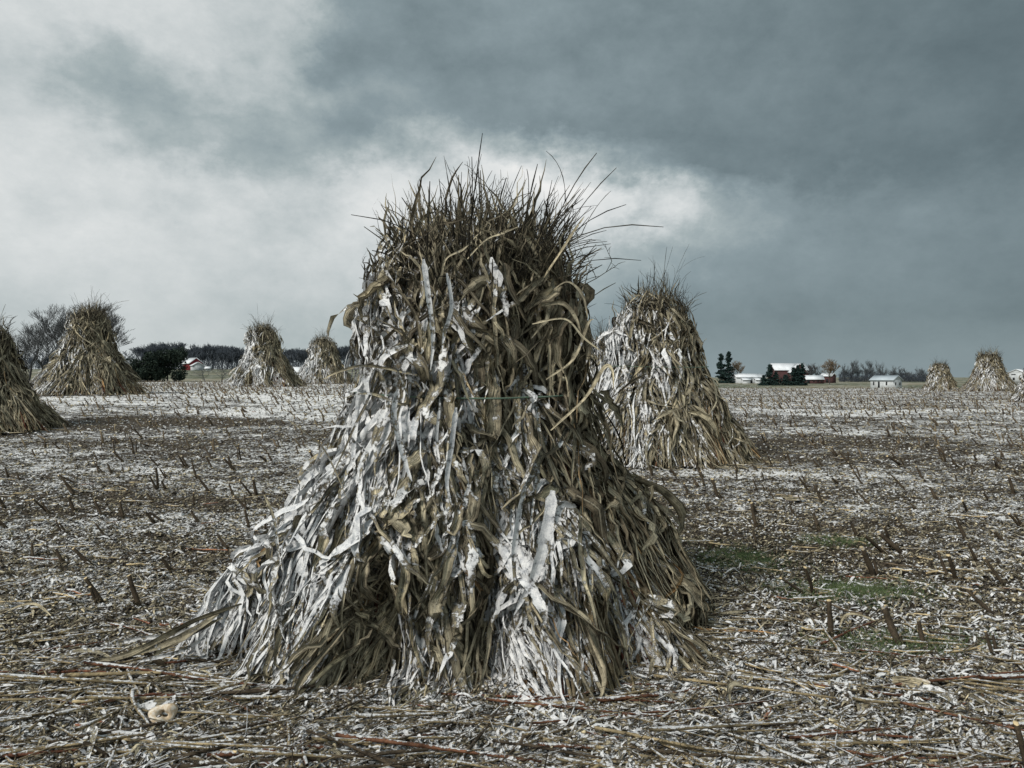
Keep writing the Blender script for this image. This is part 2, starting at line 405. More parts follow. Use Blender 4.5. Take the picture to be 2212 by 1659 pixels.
class Shock:
    def __init__(s, cx, cy, z0, scale, prof, squ=3.4, depth=0.8, lean=0.0, seed=1, lobes=0.10, snow=0.5, sx=1.0):
        s.cx, s.cy, s.z0, s.k = cx, cy, z0, scale
        s.pz = np.array([p[0] for p in prof]); s.pa = np.array([p[1] for p in prof])*sx
        s.squ, s.depth, s.lean, s.lobes = squ, depth, lean, lobes
        s.r = np.random.default_rng(seed); s.snow = snow
        s.clump = .27; s.clefts = [(-1.90, .34), (-1.33, .30), (-2.55, .16), (-.75, .14), (.6, .3), (1.5, .25), (2.3, .3)] if seed == 5 else [(s.r.uniform(-3.1, 3.1), s.r.uniform(.1, .28)) for _ in range(5)]
        s.ph = s.r.uniform(0, 6.28, 6); s.H = s.pz[-1]; s.seed = seed
    def surf(s, th, z, off=0.0):
        a = np.interp(z, s.pz, s.pa)
        h = np.clip(z/s.H, 0, 1)
        n = s.squ + (2.0-s.squ)*sstep(h*1.6)
        b = a*(s.depth + (1-s.depth)*sstep(h*2))
        c, sn = np.cos(th), np.sin(th)
        r = (np.abs(c/a)**n + np.abs(sn/b)**n)**(-1/n)
        low = (1-sstep(z/1.15))
        r = r*(1 + s.lobes*low*(np.cos(5*th+s.ph[0])*.6+np.cos(9*th+s.ph[1])*.5) + 0.035*np.cos(3*th+s.ph[2]+z*2) + 0.03*np.cos(7*th+s.ph[3]-3*z) + .02*np.cos(13*th+s.ph[4]+7*z))
        for tc_, dp in s.clefts:
            dth = np.arctan2(np.sin(th-tc_), np.cos(th-tc_))
            r = r*(1-dp*(1-sstep((z-.35)/.55))*np.exp(-(dth/(.10+.05*np.sin(z*9)))**2))
        r = r + off
        x = r*c + s.lean*z; y = r*sn
        return np.stack([s.cx+s.k*x, s.cy+s.k*y, s.z0+s.k*z + 0*x], -1)
    def normal(s, th, z):
        e = 1e-2
        a = s.surf(th+e, z)-s.surf(th-e, z); b = s.surf(th, z+e)-s.surf(th, z-e)
        n = nrm(np.cross(a, b)); return n
    def leaves(s, n, S, cross, Lr, Wr, zr, mode, spread=0.12, zpow=1.0, thr=None):
        r = s.r
        th0 = r.uniform(0, 2*np.pi, n) if thr is None else r.uniform(thr[0], thr[1], n)
        z0 = zr[0] + (zr[1]-zr[0])*r.uniform(0, 1, n)**zpow
        Ln = r.uniform(*Lr, n)*r.choice([.6, 1, 1.25], n); W = r.uniform(*Wr, n)
        t = np.linspace(0, 1, S)[None, :]
        if mode == 'hang':      # grows out, folds over and hangs
            ph0 = r.normal(0, 1.0, n)[:, None]; ph1 = r.normal(0, .38, n)[:, None]
            flip = (r.uniform(0, 1, n) < 0.22)[:, None]
            phi = np.where(flip, np.sign(ph0)*(2.6-0.6*np.abs(ph0)), ph0*.8)
            kk = r.uniform(2.5, 7, n)[:, None]
            phi = phi*np.exp(-kk*t) + ph1*(1-np.exp(-kk*t)) + r.normal(0, .22, n)[:, None]*t**2
            o1 = np.abs(r.normal(0, 1, n))[:, None]*spread
            off = r.uniform(-.03, .055, n)[:, None] + o1*np.sin(np.pi*np.clip(t*r.uniform(.7, 1.3, n)[:, None], 0, 1))*.75 + r.normal(0, .03, n)[:, None]*t
        elif mode == 'lie':     # flat against the bundle, pointing down
            phi = r.normal(0, .22, n)[:, None] + r.normal(0, .22, n)[:, None]*t + .05*np.sin(t*6+r.uniform(0, 6, n)[:, None])
            off = r.uniform(-.045, .05, n)[:, None] + np.abs(r.normal(0, .03, n))[:, None]*np.sin(np.pi*t)
        else:                   # 'up': pointing up and out
            phi = np.pi + r.normal(0, .35, n)[:, None] + r.normal(0, .5, n)[:, None]*t
            off = r.uniform(-.12, .05, n)[:, None] + np.abs(r.normal(0, .09, n))[:, None]*t**1.5
        ds = (Ln/(S-1))[:, None]
        z = np.zeros((n, S)); th = np.zeros((n, S)); z[:, 0] = z0; th[:, 0] = th0
        for i in range(1, S):
            a = np.interp(z[:, i-1], s.pz, s.pa)
            sl = np.interp(z[:, i-1], s.pz[:-1], np.diff(s.pa)/np.diff(s.pz)); sl = 1/np.sqrt(1+sl*sl)
            z[:, i] = z[:, i-1] - np.cos(phi[:, i])*ds[:, 0]*sl
            th[:, i] = th[:, i-1] + np.sin(phi[:, i])*ds[:, 0]/np.maximum(a, .25)
        off = off + s.clump*(fbm(th0*3.2+s.seed, z0*3.6, s.seed+40, 3)+.42*vnoise(th0*11+9, z0*9, s.seed+50))[:, None] + r.normal(0, .018, n)[:, None]
        over = np.maximum(0.012-z, 0)          # run out along the ground
        z = np.maximum(z, 0.012 + 0.0*z) ; off = off + over*0.8
        P = s.surf(th, z, off)
        if mode == 'up': P[..., 2] += 0
        P = P + s.k*r.normal(0, .006, P.shape)
        P[..., 2] = np.maximum(P[..., 2], s.z0+.01)
        Nn = s.normal(th, z); D = nrm(np.gradient(P, axis=1))
        side = nrm(np.cross(D, Nn)); up = np.cross(side, D)
        roll = r.normal(0, .45 if mode != 'lie' else .3, n)[:, None] + r.normal(0, .7 if mode == 'hang' else .4, n)[:, None]*t
        roll = roll + np.where((r.uniform(0, 1, n) < .16)[:, None], 1, 0)*r.choice([-1, 1], n)[:, None]*sstep((t-r.uniform(.1, .8, n)[:, None])/.2)*1.9
        c, q = np.cos(roll)[..., None], np.sin(roll)[..., None]
        side, up = side*c+up*q, up*c-side*q
        wp = np.clip(t/.07, .35, 1)*np.clip((1-t)*1.9, .04, 1)**.75
        wp = wp*(1+.07*np.sin(t*r.uniform(8, 26, n)[:, None]+r.uniform(0, 6, n)[:, None]))
        Wd = W[:, None]*wp*s.k**.5
        cr = [(a, b) for a, b in cross]
        V, Q, uv = ribbons(P, side, up, Wd, cr, None, r.uniform(0, 50, n))
        curl = r.uniform(-1, 1.6, n)[:, None, None]      # individual V-fold
        K = len(cr); u = np.array([c_[0] for c_ in cr])
        V = V + up[:, :, None]*(np.abs(u)[None, None, :]*Wd[:, :, None]*curl*0.75)[..., None]
        # ruffled margins
        V = V + up[:, :, None]*((np.abs(u)[None, None, :]*Wd[:, :, None])*.3*np.sin(t*r.uniform(15, 40, n)[:, None]+r.uniform(0, 6, n)[:, None])[:, :, None])[..., None]
        V[..., 2] = np.maximum(V[..., 2], s.z0+.004)
        nn = up*np.sign(np.sum(up*Nn, -1, keepdims=True)+1e-6)
        facing = np.sum(nn*WIND, -1); fa2 = np.sum(Nn*WIND, -1)
        hz = z/s.H
        sn = s.snow - .88 + .62*fa2 + .62*facing + .30*np.clip(nn[..., 2], -1, 1) - .5*sstep((hz-.82)/.15) \
             + r.normal(0, .26, n)[:, None] + .8*fbm(th[:, :1]*1.7+s.seed, z[:, :1]*1.4, s.seed, 3)
        tint = np.clip(r.normal(.52, .17, n), .02, .93)[:, None] + 0*t
        tint = np.where((r.uniform(0, 1, n) < .012)[:, None], 1.0, tint)
        tint = np.clip(tint - .10*hz, 0, 1)
        sh = (len(V), V.shape[1], K)
        sn = sn[..., None] - .35*np.abs(u)[None, None, :]*np.ones(sh)
        return V, Q, np.broadcast_to(tint[..., None], sh), sn, uv
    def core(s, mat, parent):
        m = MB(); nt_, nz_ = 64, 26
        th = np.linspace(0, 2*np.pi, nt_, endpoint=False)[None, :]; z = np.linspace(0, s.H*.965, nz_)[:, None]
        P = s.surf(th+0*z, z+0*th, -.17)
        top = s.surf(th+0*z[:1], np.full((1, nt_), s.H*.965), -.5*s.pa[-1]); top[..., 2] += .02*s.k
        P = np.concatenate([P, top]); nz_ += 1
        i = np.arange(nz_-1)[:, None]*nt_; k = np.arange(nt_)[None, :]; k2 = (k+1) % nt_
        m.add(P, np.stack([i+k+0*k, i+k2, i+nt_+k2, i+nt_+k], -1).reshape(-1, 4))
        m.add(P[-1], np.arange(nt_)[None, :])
        m.build('shaded_core', mat, parent, attrs=False, origin=s.org)  # dark inner shell that paints the shade seen through leaf gaps
    def stalks(s, n, S=5):
        """stalk butts fanning out at the foot, and lengths showing between the leaves"""
        r = s.r; th = r.uniform(0, 2*np.pi, n); z1 = r.uniform(.0, .05, n); z2 = z1+r.uniform(.25, 1.3, n)
        t = np.linspace(0, 1, S)[None, :]
        z = z1[:, None]*(1-t)+z2[:, None]*t; tt = th[:, None]+r.normal(0, .10, n)[:, None]*t
        P = s.surf(tt, z, r.uniform(-.06, .045, n)[:, None]+.05*(1-t)*r.uniform(0, 1, n)[:, None])
        Rd = (r.uniform(.006, .013, n)[:, None]*(1-.3*t))*s.k**.5
        V, Q, uv = tubes(P, Rd, 6)
        Nn = s.normal(tt, z); sn = s.snow-.45+.6*np.sum(Nn*WIND, -1)+r.normal(0, .2, n)[:, None]
        tint = np.clip(r.normal(.70, .2, n), 0, 1)[:, None, None]
        sh = V.shape[:3]
        return V, Q, np.broadcast_to(tint, sh), np.broadcast_to(sn[..., None], sh), uv
    def tassels(s, n, hfun, K=4, rr=.0046, lmax=.68):
        m = MB(); r = s.r
        th = r.uniform(0, 2*np.pi, n); rad = r.uniform(0.0, 1, n)**.42; zt = s.H*.9
        base = s.surf(th, np.full(n, zt), 0); ctr = s.surf(th, np.full(n, zt), -s.pa[-1]*.999)
        p0 = ctr+(base-ctr)*rad[:, None]*1.05
        p0[:, 2] -= r.uniform(-.05, .50, n)*s.k*rad
        out = nrm((base-ctr)*np.array([1, 1, 0]))
        Ln = lmax*r.uniform(.25, 1, n)**1.35*hfun((p0[:, 0]-s.cx)/s.k-s.lean*zt)*s.k
        dirv = nrm(np.array([.10, 0, 1.])+out*(rad*r.uniform(.0, .58, n))[:, None]+r.normal(0, .13, (n, 3)))
        S = 8; t = np.linspace(0, 1, S)[None, :, None]
        bend = nrm(out+r.normal(0, .6, (n, 3)))*np.array([1, 1, .0])
        def curve(p, dv, ln, bd, amt):
            return p[:, None]+dv[:, None]*ln[:, None, None]*t + bd[:, None]*(ln*amt)[:, None, None]*t**2.2 - np.array([0, 0, 1.])*(ln*np.abs(amt)*.45)[:, None, None]*t**3
        amt = np.abs(r.normal(0, .22, n)); amt[r.uniform(0, 1, n) < .06] = .8
        P = curve(p0, dirv, Ln, bend, amt)
        Rd = rr*s.k**.6*(1-.45*t[..., 0])*(1+.3*np.sin(np.arange(S)*2.4)[None, :])*r.uniform(.7, 1.3, n)[:, None]
        V, Q, uv = tubes(P, Rd, K); m.add(V, Q, np.repeat(r.uniform(0, 1, n)**1.3, S*K), -.5+0*V[..., 0].ravel(), uv)
        for j in range(6):      # side spikelet branches
            f = r.uniform(.15, .62, n); pb = P[np.arange(n), (f*(S-1)).astype(int)]
            dv = nrm(dirv+nrm(r.normal(0, 1, (n, 3)))*r.uniform(.3, .75, n)[:, None]); ln = Ln*r.uniform(.22, .55, n)
            Pb = curve(pb, dv, ln, bend, r.normal(0, .35, n))
            V, Q, uv = tubes(Pb, Rd*.62, 3); m.add(V, Q, np.repeat(r.uniform(0, .8, n), S*3), -.5+0*V[..., 0].ravel(), uv)
        return m

# half-width of the body against height above the ground, in metres
PROF = [(0, 1.36), (.12, 1.33), (.24, 1.23), (.43, 1.06), (.71, .87), (.99, .715), (1.26, .60), (1.42, .53), (1.54, .51), (1.82, .47), (2.05, .46), (2.22, .44), (2.32, .36)]
PROF2 = [(0, 1.40), (.12, 1.34), (.35, 1.18), (.7, 1.00), (1.0, .86), (1.3, .74), (1.6, .655), (1.9, .61), (2.15, .57), (2.34, .50), (2.46, .32)]
C5 = [(-.5, .0), (-.26, -.03), (0, -.10), (.26, -.03), (.5, .0)]
C3 = [(-.5, 0), (0, -.1), (.5, 0)]

def build_shock(sh, label, dens, S, cross, far=False, tn=140, hfun=lambda x: 1.0+0*x, twine=True, wk=1.0):
    sh.org = (sh.cx, sh.cy, sh.z0)
    root = empty('corn_shock', sh.org)
    tag(root, label, 'corn shock', 'corn shocks standing in the stubble field')
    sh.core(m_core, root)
    ml = m_leaf_far if far else m_leaf
    lv = MB()
    def add(a): lv.add(a[0], a[1], a[2], a[3], a[4])
    H = sh.H
    n = dens
    ZT = H*.93
    add(sh.leaves(int(n*.22), S, cross, (.25, .6), (.018*wk, .05*wk), (.2, ZT), 'hang', .045))
    add(sh.leaves(int(n*.12), S, cross, (.2, .5), (.03*wk, .075*wk), (.3, H*.9), 'hang', .10))
    add(sh.leaves(int(n*.34), S, C3, (.3, .8), (.008*wk, .032*wk), (.25, ZT), 'lie'))
    add(sh.leaves(int(n*.12), S, cross, (.3, .7), (.025*wk, .055*wk), (.3, ZT), 'lie'))
    add(sh.leaves(int(n*.34), S, C3, (.35, 1.0), (.007*wk, .03*wk), (.2, 1.15), 'lie', zpow=.8))
    add(sh.leaves(int(n*.05), S, C3, (.12, .34), (.010*wk, .04*wk), (H*.3, H*.85), 'up'))
    add(sh.leaves(int(n*.10), S, C3, (.2, .62), (.006*wk, .03*wk), (H*.68, H*.97), 'up'))
    lv.build('leaves', ml, root, origin=sh.org)
    st = MB(); a = sh.stalks(int(n*.12), 6); st.add(a[0], a[1], a[2], a[3], a[4])
    st.build('stalks', m_stalk, root, origin=sh.org)
    sh.tassels(tn, hfun, 4 if not far else 3, .0042 if not far else .006).build('tassels', m_tassel, root, origin=sh.org)
    if twine:
        tw = MB(); th = np.linspace(0, 2*np.pi, 90)
        P = sh.surf(th, 1.40+.012*np.sin(th*2+1), .15+.015*np.abs(np.sin(th*9)))[None]
        V, Q, uv = tubes(P, np.full((1, 90), .0052 if not far else .007)*sh.k, 5); tw.add(V, Q)
        tw.build('twine', m_twine, root, attrs=False, origin=sh.org)
    return root

# --- the big one in front
def tuft(x):    # two plumes with a dip between them
    return .48 + .86*np.exp(-((x+.06)/.25)**2) + .80*np.exp(-((x-.40)/.15)**2)
main = Shock(-.32, 4.74, 0.0, 1.0, PROF, depth=.78, lean=.028, seed=5, lobes=.10, snow=.60)
main_root = build_shock(main, 'tallest corn shock filling the foreground, snow plastered on its left side', 16000, 11, C5, tn=540, hfun=tuft)

# loose blades that leave the body of the big shock, each traced in space
def blade(pts, width, roll=0.0, snow=0.0, tint=.55, mb_=None, S=22):
    width *= .55
    P = np.array(pts, float); k = len(P); tt = np.linspace(0, k-1, S)
    # Catmull-Rom
    Q_ = []
    for v in tt:
        i = min(int(v), k-2); f = v-i
        p0, p1, p2, p3 = P[max(i-1, 0)], P[i], P[i+1], P[min(i+2, k-1)]
        Q_.append(.5*((2*p1)+(-p0+p2)*f+(2*p0-5*p1+4*p2-p3)*f*f+(-p0+3*p1-3*p2+p3)*f**3))
    C = np.array(Q_)[None]; D = nrm(np.gradient(C, axis=1))
    sd = nrm(np.cross(D, np.array([0, -1., .35]))); up = np.cross(sd, D)
    t = np.linspace(0, 1, S)[None, :]; rl = roll + .9*np.sin(t*3.1+roll*3)*.6
    c, q = np.cos(rl)[..., None], np.sin(rl)[..., None]; sd, up = sd*c+up*q, up*c-sd*q
    W = width*np.clip(t/.1, .45, 1)*np.clip((1-t)*2.2, .05, 1)**.8*(1+.08*np.sin(t*23))
    V, Q2, uv = ribbons(C, sd, up, W, [(-.5, .12), (-.26, .02), (0, -.07), (.26, .02), (.5, .12)], None, np.array([random.uniform(0, 40)]))
    mb_.add(V, Q2, tint, snow, uv)
def wp(px, py, y):      # a real point at depth y
    return ((px-CX)/F*y, y, EYE+(HY-py)/F*y)
lb = MB()
for pts, y0, y1, w, rl, sn, ti in [
    ([(900,810),(800,790),(740,800),(692,822)], 4.0, 4.0, .03, .3, .2, .75),
    ([(800,686),(790,683),(778,685),(772,690)], 4.2, 4.2, .016, .2, .2, .3),
    ([(520,1305),(420,1340),(340,1383),(270,1416),(190,1434),(110,1440)], 3.86, 3.97, .06, .5, .12, .5),
    ([(470,1330),(400,1375),(350,1400),(325,1432)], 3.88, 3.94, .09, -.4, .05, .45),
    ([(480,1335),(380,1385),(300,1410),(220,1428),(150,1436)], 3.88, 3.97, .05, -.2, .3, .5),
    ([(440,1380),(380,1410),(320,1425),(260,1440)], 3.88, 3.92, .04, .4, .8, .5),
    ([(450,1350),(360,1375),(300,1380),(240,1395),(170,1415)], 3.92, 4.1, .045, .1, .9, .5),
    ([(1175,600),(1215,540),(1240,500),(1262,468)], 4.3, 4.25, .045, .3, .0, .8),
    ([(1180,640),(1225,610),(1258,640),(1270,690)], 4.25, 4.2, .05, .5, -.2, .42),
    ([(1170,660),(1215,655),(1245,690),(1262,760)], 4.2, 4.2, .045, -.4, -.2, .5),
    ([(1190,930),(1265,860),(1305,795),(1322,800),(1325,838)], 4.15, 4.1, .055, .4, -.2, .72),
    ([(1180,820),(1240,775),(1270,700),(1282,690)], 4.2, 4.2, .04, .3, 0, .68),
    ([(1010,560),(1050,520),(1085,505),(1120,490)], 4.2, 4.2, .045, .3, .1, .62),
    ([(955,600),(965,560),(1000,540),(1020,520)], 4.2, 4.2, .04, .5, 0, .66),
    ([(1195,1060),(1180,1150),(1155,1240),(1110,1330)], 3.62, 3.6, .10, -.15, .95, .5),
    ([(950,870),(945,960),(985,905),(1000,870)], 3.9, 3.9, .03, .1, .8, .5),
    ([(915,560),(925,640),(935,730),(930,800)], 3.98, 3.95, .055, .0, .85, .5),
    ([(965,590),(975,660),(960,720),(955,760)], 3.98, 3.97, .045, .2, .85, .5),
    ([(985,880),(975,960),(965,1040),(975,1090)], 3.8, 3.78, .05, .1, .9, .5),
    ([(1245,1095),(1215,1090),(1205,1130),(1260,1180)], 3.66, 3.6, .07, .8, .6, .55),
    ([(1135,1050),(1120,1110),(1110,1200),(1115,1290)], 3.62, 3.6, .06, .3, .6, .45),
    ([(860,840),(850,900),(875,1000),(890,1040)], 3.85, 3.8, .06, .2, .85, .5),
    ([(620,905),(690,960),(720,1010),(750,1080)], 4.1, 3.95, .02, .2, .3, .4),
    ([(570,1070),(590,1120),(600,1190),(610,1240)], 4.0, 3.9, .03, .2, .3, .75),
    ([(1150,700),(1220,690),(1260,730),(1300,760)], 4.15, 4.1, .04, .2, -.2, .6),
    ([(840,760),(880,870),(800,850),(740,860)], 4.0, 3.95, .03, .6, .4, .7)]:
    k = len(pts); blade([wp(p[0], p[1], y0+(y1-y0)*i/(k-1)) for i, p in enumerate(pts)], w, rl, sn, ti, lb)
lb.build('loose_blade', m_leaf, main_root, origin=main.org)['kind'] = 'stuff'
# dried weed caught in the top
wd = MB()
def weed(p, d, ln, r0, lv):
    S = 6; P = [np.array(p, float)]; d = np.array(d, float)
    for i in range(S-1):
        d = nrm(d+np.random.default_rng(int(abs(P[-1][0]*9e5+i*77+lv*13)) % 99991).normal(0, .17, 3)); P.append(P[-1]+d*ln/(S-1))
    A = np.array(P)[None]; V, Q, uv = tubes(A, np.linspace(r0, r0*.55, S)[None], 3); wd.add(V, Q, .55, -.6, uv)
    if lv:
        for j in range(5 if lv > 1 else 4):
            k = 1+j % (S-1); s_ = random.choice([-1, 1])
            weed(P[k], nrm(d+np.array([s_*random.uniform(.6, 1.3), random.uniform(-.5, .5), random.uniform(-.3, .4)])), ln*random.uniform(.3, .5), r0*.66, lv-1)
weed(wp(1085, 540, 4.6), (.10, 0, 1), .44, .0040, 2); weed(wp(1130, 600, 4.5), (.35, 0, 1), .42, .0036, 2); weed(wp(1220, 640, 4.4), (.7, -.1, .6), .34, .0036, 2)
weed(wp(1240, 780, 4.3), (.5, 0, .5), .3, .0028, 2)
wd.build('dried_weed', m_tassel, main_root, origin=main.org)

# --- the others: picture x, foot y, top y, half-width at the foot
SH = [
 (1425, 1015, 592, 190, 2600, 'broad corn shock with snow-covered foot, just right behind the biggest one', .40, 21, 1.05),
 (1296, 905, 708, 100, 1500, 'half hidden corn shock peeking out between the biggest one and its right neighbour', .60, 22, 1.0),
 (-48, 948, 668, 150, 2200, 'tan snowless corn shock cut off by the left edge of the photo', .30, 23, 1.0),
 (193, 857, 645, 108, 2200, 'tall corn shock in front of the big bare trees on the left', .56, 24, 1.0),
 (572, 836, 685, 72, 1500, 'slender snowy corn shock between the red barn and the small white shed', .62, 25, 1.0),
 (702, 830, 715, 58, 1300, 'small corn shock beside the white shed, left of the biggest one', .56, 26, 1.0),
 (2030, 846, 775, 36, 900, 'smallest corn shock, right of the long white bungalow', .28, 27, 1.0),
 (2136, 846, 745, 55, 1100, 'flat-topped corn shock left of the pale barn at the far right', .26, 28, 1.0),
 (2252, 872, 765, 62, 1000, 'corn shock cut off by the right edge of the photo', .30, 29, 1.0),
]
shock_spots = [(main.cx, main.cy, 1.35)]
for (px, fy, ty, hw, n, lab, sn, seed, sx) in SH:
    df = solve_dist(px, fy)
    dc = df*1.02 + hw/F*df*.80
    xx = (px-CX)/F*dc; z0 = g(xx, dc)
    top = EYE+(HY-ty)/F*dc - z0               # overall height with tassels
    k = top/2.80; a0 = hw/F*dc/k/1.40
    sh = Shock(xx, dc, z0-.02, k, PROF2 if seed != 28 else PROF, squ=random.uniform(2.0, 2.9), depth=random.uniform(.8, 1.0), lean=random.uniform(-.06, .06), seed=seed, lobes=.09, snow=sn, sx=1.0)
    # foot as wide as in the photo, top narrower
    slim = {24: .30, 23: .25, 21: .14, 27: .0}.get(seed, .10)
    sh.pa = np.array(sh.pa)*a0*(1-slim*sstep(sh.pz/sh.H*1.2))
    rel = sh.pa/sh.pa[0]
    if seed in (28,): sh.pa = sh.pa[0]*(rel*.9+.1)
    print('shock', seed, 'dist %.1f k %.2f half %.2f' % (dc, k, sh.pa[0]*k))
    small = hw < 80
    build_shock(sh, lab, int(n*1.8), 6, C3, far=not (seed in (21,)), tn=150 if not small else 110, wk=1.15 if not small else 1.6, twine=seed in (21,), hfun=lambda x: .7+1.15*np.exp(-(x/.22)**2))
    shock_spots.append((xx, dc, sh.pa[0]*k))

def in_shock(x, y, m=0.0):
    r = np.zeros(np.shape(x), bool)
    for cx, cy, rr in shock_spots: r |= np.hypot(x-cx, y-cy) < rr*.9+m
    return r

# ================================================================== stubble
def stub_mb(seed, K=7):
    r = np.random.default_rng(seed); m = MB()
    h = r.uniform(.11, .23); S = 5; t = np.linspace(0, 1, S)
    P = np.stack([t*0+.008*np.sin(t*3), t*0, t*h-.03*(1-t)], -1)[None]
    V, Q, uv = tubes(P, (.0135*(1-.12*t)*(1+.18*(np.abs(t-.45) < .13)))[None]*r.uniform(.8, 1.25), K)
    V[0, -1, :, 2] += V[0, -1, :, 0]*r.uniform(-1, 1.2)      # slanting cut
    tint = np.broadcast_to((.24-.1*(1-t))[None, :, None], V.shape[:3]); sn = np.broadcast_to(np.where(t > .99, .45, -.25)[None, :, None], V.shape[:3])
    m.add(V, Q, tint, sn, uv)
    m.add(V[0, -1], np.arange(K)[None, :], .8, .5)
    n = 3       # torn sheath round the base
    a = r.uniform(0, 6.28, n); tt = np.linspace(0, 1, 4)[None, :, None]
    d0 = np.stack([np.cos(a), np.sin(a), 0*a], -1)[:, None]
    L_ = r.uniform(.03, .10, n)[:, None, None]
    P2 = d0*(.012+L_*.55*tt**1.5)+np.array([0, 0, 1.])*(L_*tt*(1-.6*tt)*1.4)
    sd = np.broadcast_to(np.cross(d0, [0, 0, 1.]), P2.shape); up = np.broadcast_to(d0, P2.shape)
    V, Q, uv = ribbons(P2, sd, up, .026*(1-.7*tt[..., 0])*np.ones((n, 1)), C3, None, r.uniform(0, 9, n))
    m.add(V, Q, .5, .1, uv)
    return m
stub_protos = [stub_mb(100+i) for i in range(8)]
stub_me = [p.mesh('cut_stalk_stub', m_stalk) for p in stub_protos]
# rows run obliquely across the field
pts = []
ang = R(-18); ca, sa = math.cos(ang), math.sin(ang); rs = random.Random(3)
for ir in range(-130, 190):
    for jc in np.arange(-110, 110, .42):
        a, b = jc+rs.gauss(0, .09), ir*.80+rs.gauss(0, .045)
        x_, y_ = a*ca-b*sa, a*sa+b*ca
        if not (2.6 < y_ < 84): continue
        if abs(x_) > y_*.72+.5: continue
        keep = .34 if y_ < 4.5 else (.68 if y_ < 40 else .42)
        if rs.random() > keep: continue
        pts.append((x_, y_))
        if rs.random() < .28: pts.append((x_+rs.gauss(0, .05), y_+rs.gauss(0, .04)))
pts = np.array(pts); pts = pts[~in_shock(pts[:, 0], pts[:, 1])]
pts = pts[np.argsort(pts[:, 1])]
print('stubs', len(pts))
def lean_for(x, y):
    ln = abs(rs.gauss(.55, .25)); az_ = math.pi + rs.gauss(0, .5)       # most lean to the left
    if y < 4.6 and x > .6: ln *= .35
    return ln, az_
merged = MB()
for i, (x_, y_) in enumerate(pts):
    ln, az_ = lean_for(x_, y_); sc = rs.uniform(.6, 1.25)*(1.0 if y_ > 3.6 else .85); k = rs.randrange(8); z_ = g(x_, y_)
    if i < 300:
        o = bpy.data.objects.new('stalk_stub', stub_me[k]); col.objects.link(o)
        o.location = (x_, y_, z_); o.rotation_mode = 'XYZ'
        o.rotation_euler = Vector((math.cos(az_)*math.sin(ln), math.sin(az_)*math.sin(ln), math.cos(ln))).to_track_quat('Z', 'Y').to_euler()
        o.scale = (sc, sc, sc)
        tag(o, 'short dark cut cornstalk stub leaning in the snowy stubble', 'stub', 'cut cornstalk stubs in the field')
    else:
        p = stub_protos[k]; q = Vector((math.cos(az_)*math.sin(ln), math.sin(az_)*math.sin(ln), math.cos(ln))).to_track_quat('Z', 'Y').to_matrix()
        Mx = np.array(q)
        nn = 3 if y_ < 30 else 2
        base = merged.n
        for j in range(nn):
            v = (p.v[j]*sc) @ Mx.T + np.array([x_, y_, z_])
            off = sum(len(p.v[q_]) for q_ in range(j))
            merged.add(v, p.f[j]-off, np.clip(p.tint[j]+rs.uniform(-.2, .25), 0, .85), p.snow[j]+rs.uniform(-.1, .25))
mo = merged.build('stubble', m_stalk); tag(mo, 'rows of distant cut cornstalk stubs across the field', 'stubble', kind='stuff')

# ================================================================== fallen stalks
def fallen_mb(seed, S=9):
    r = np.random.default_rng(seed); m = MB(); t = np.linspace(0, 1, S)
    L_ = 1.0; bend = r.normal(0, .05); b2 = r.normal(0, .02)
    P = np.stack([(t-.5)*L_, bend*.35*np.sin(t*3.14)+b2*.3*np.sin(t*7), .010+.006*np.abs(np.sin(t*3.1+seed))], -1)[None]
    rad = (.0095*(1-.45*t)*(1+.22*(np.arange(S) % 3 == 1)))[None]
    V, Q, uv = tubes(P, rad, 6)
    tint = np.broadcast_to(np.full(S, r.choice([.2, .55, .7, .84, .93, .96, 1.]))[None, :, None], V.shape[:3])
    up = (V[..., 2]-P[:, :, None, 2])/rad[:, :, None]
    m.add(V, Q, tint, -.3+.95*up+.5*r.normal(0, .4), uv)
    return m
fp = [fallen_mb(40+i) for i in range(14)]; REDS = [i for i, p in enumerate(fp) if p.tint[0][0] > .9]; print('red', REDS); fme = [p.mesh('fallen_stalk', m_stalk) for p in fp]
cand = []
for i in range(900):
    u = rs.random(); y_ = 1/(1/2.75*(1-u)+1/48*u) if i > 85 else 2.75+rs.random()**1.7*3.2
    x_ = rs.uniform(-.74, .74)*y_
    L_ = rs.uniform(.12, .65)*(1 if y_ < 4.5 else .65)
    if i < 48: y_ = 2.75+rs.random()*1.1; x_ = rs.uniform(-.74, .74)*y_; L_ = rs.uniform(.4, 1.15)
    if in_shock(np.array([x_]), np.array([y_]), .05)[0]: continue
    cand.append((x_, y_, L_, rs.gauss(0.0, .22) if i < 48 else rs.gauss(0.0, .5) if rs.random() < .6 else rs.uniform(0, 3.14), rs.randrange(14) if i < 200 else rs.choice([q for q in range(14) if q not in REDS]), rs.gauss(0, .05), rs.uniform(.4, 1.0) if i >= 48 else rs.uniform(.5, 1.15)))
cand.sort(key=lambda c: c[1]/c[2])
fm = MB()
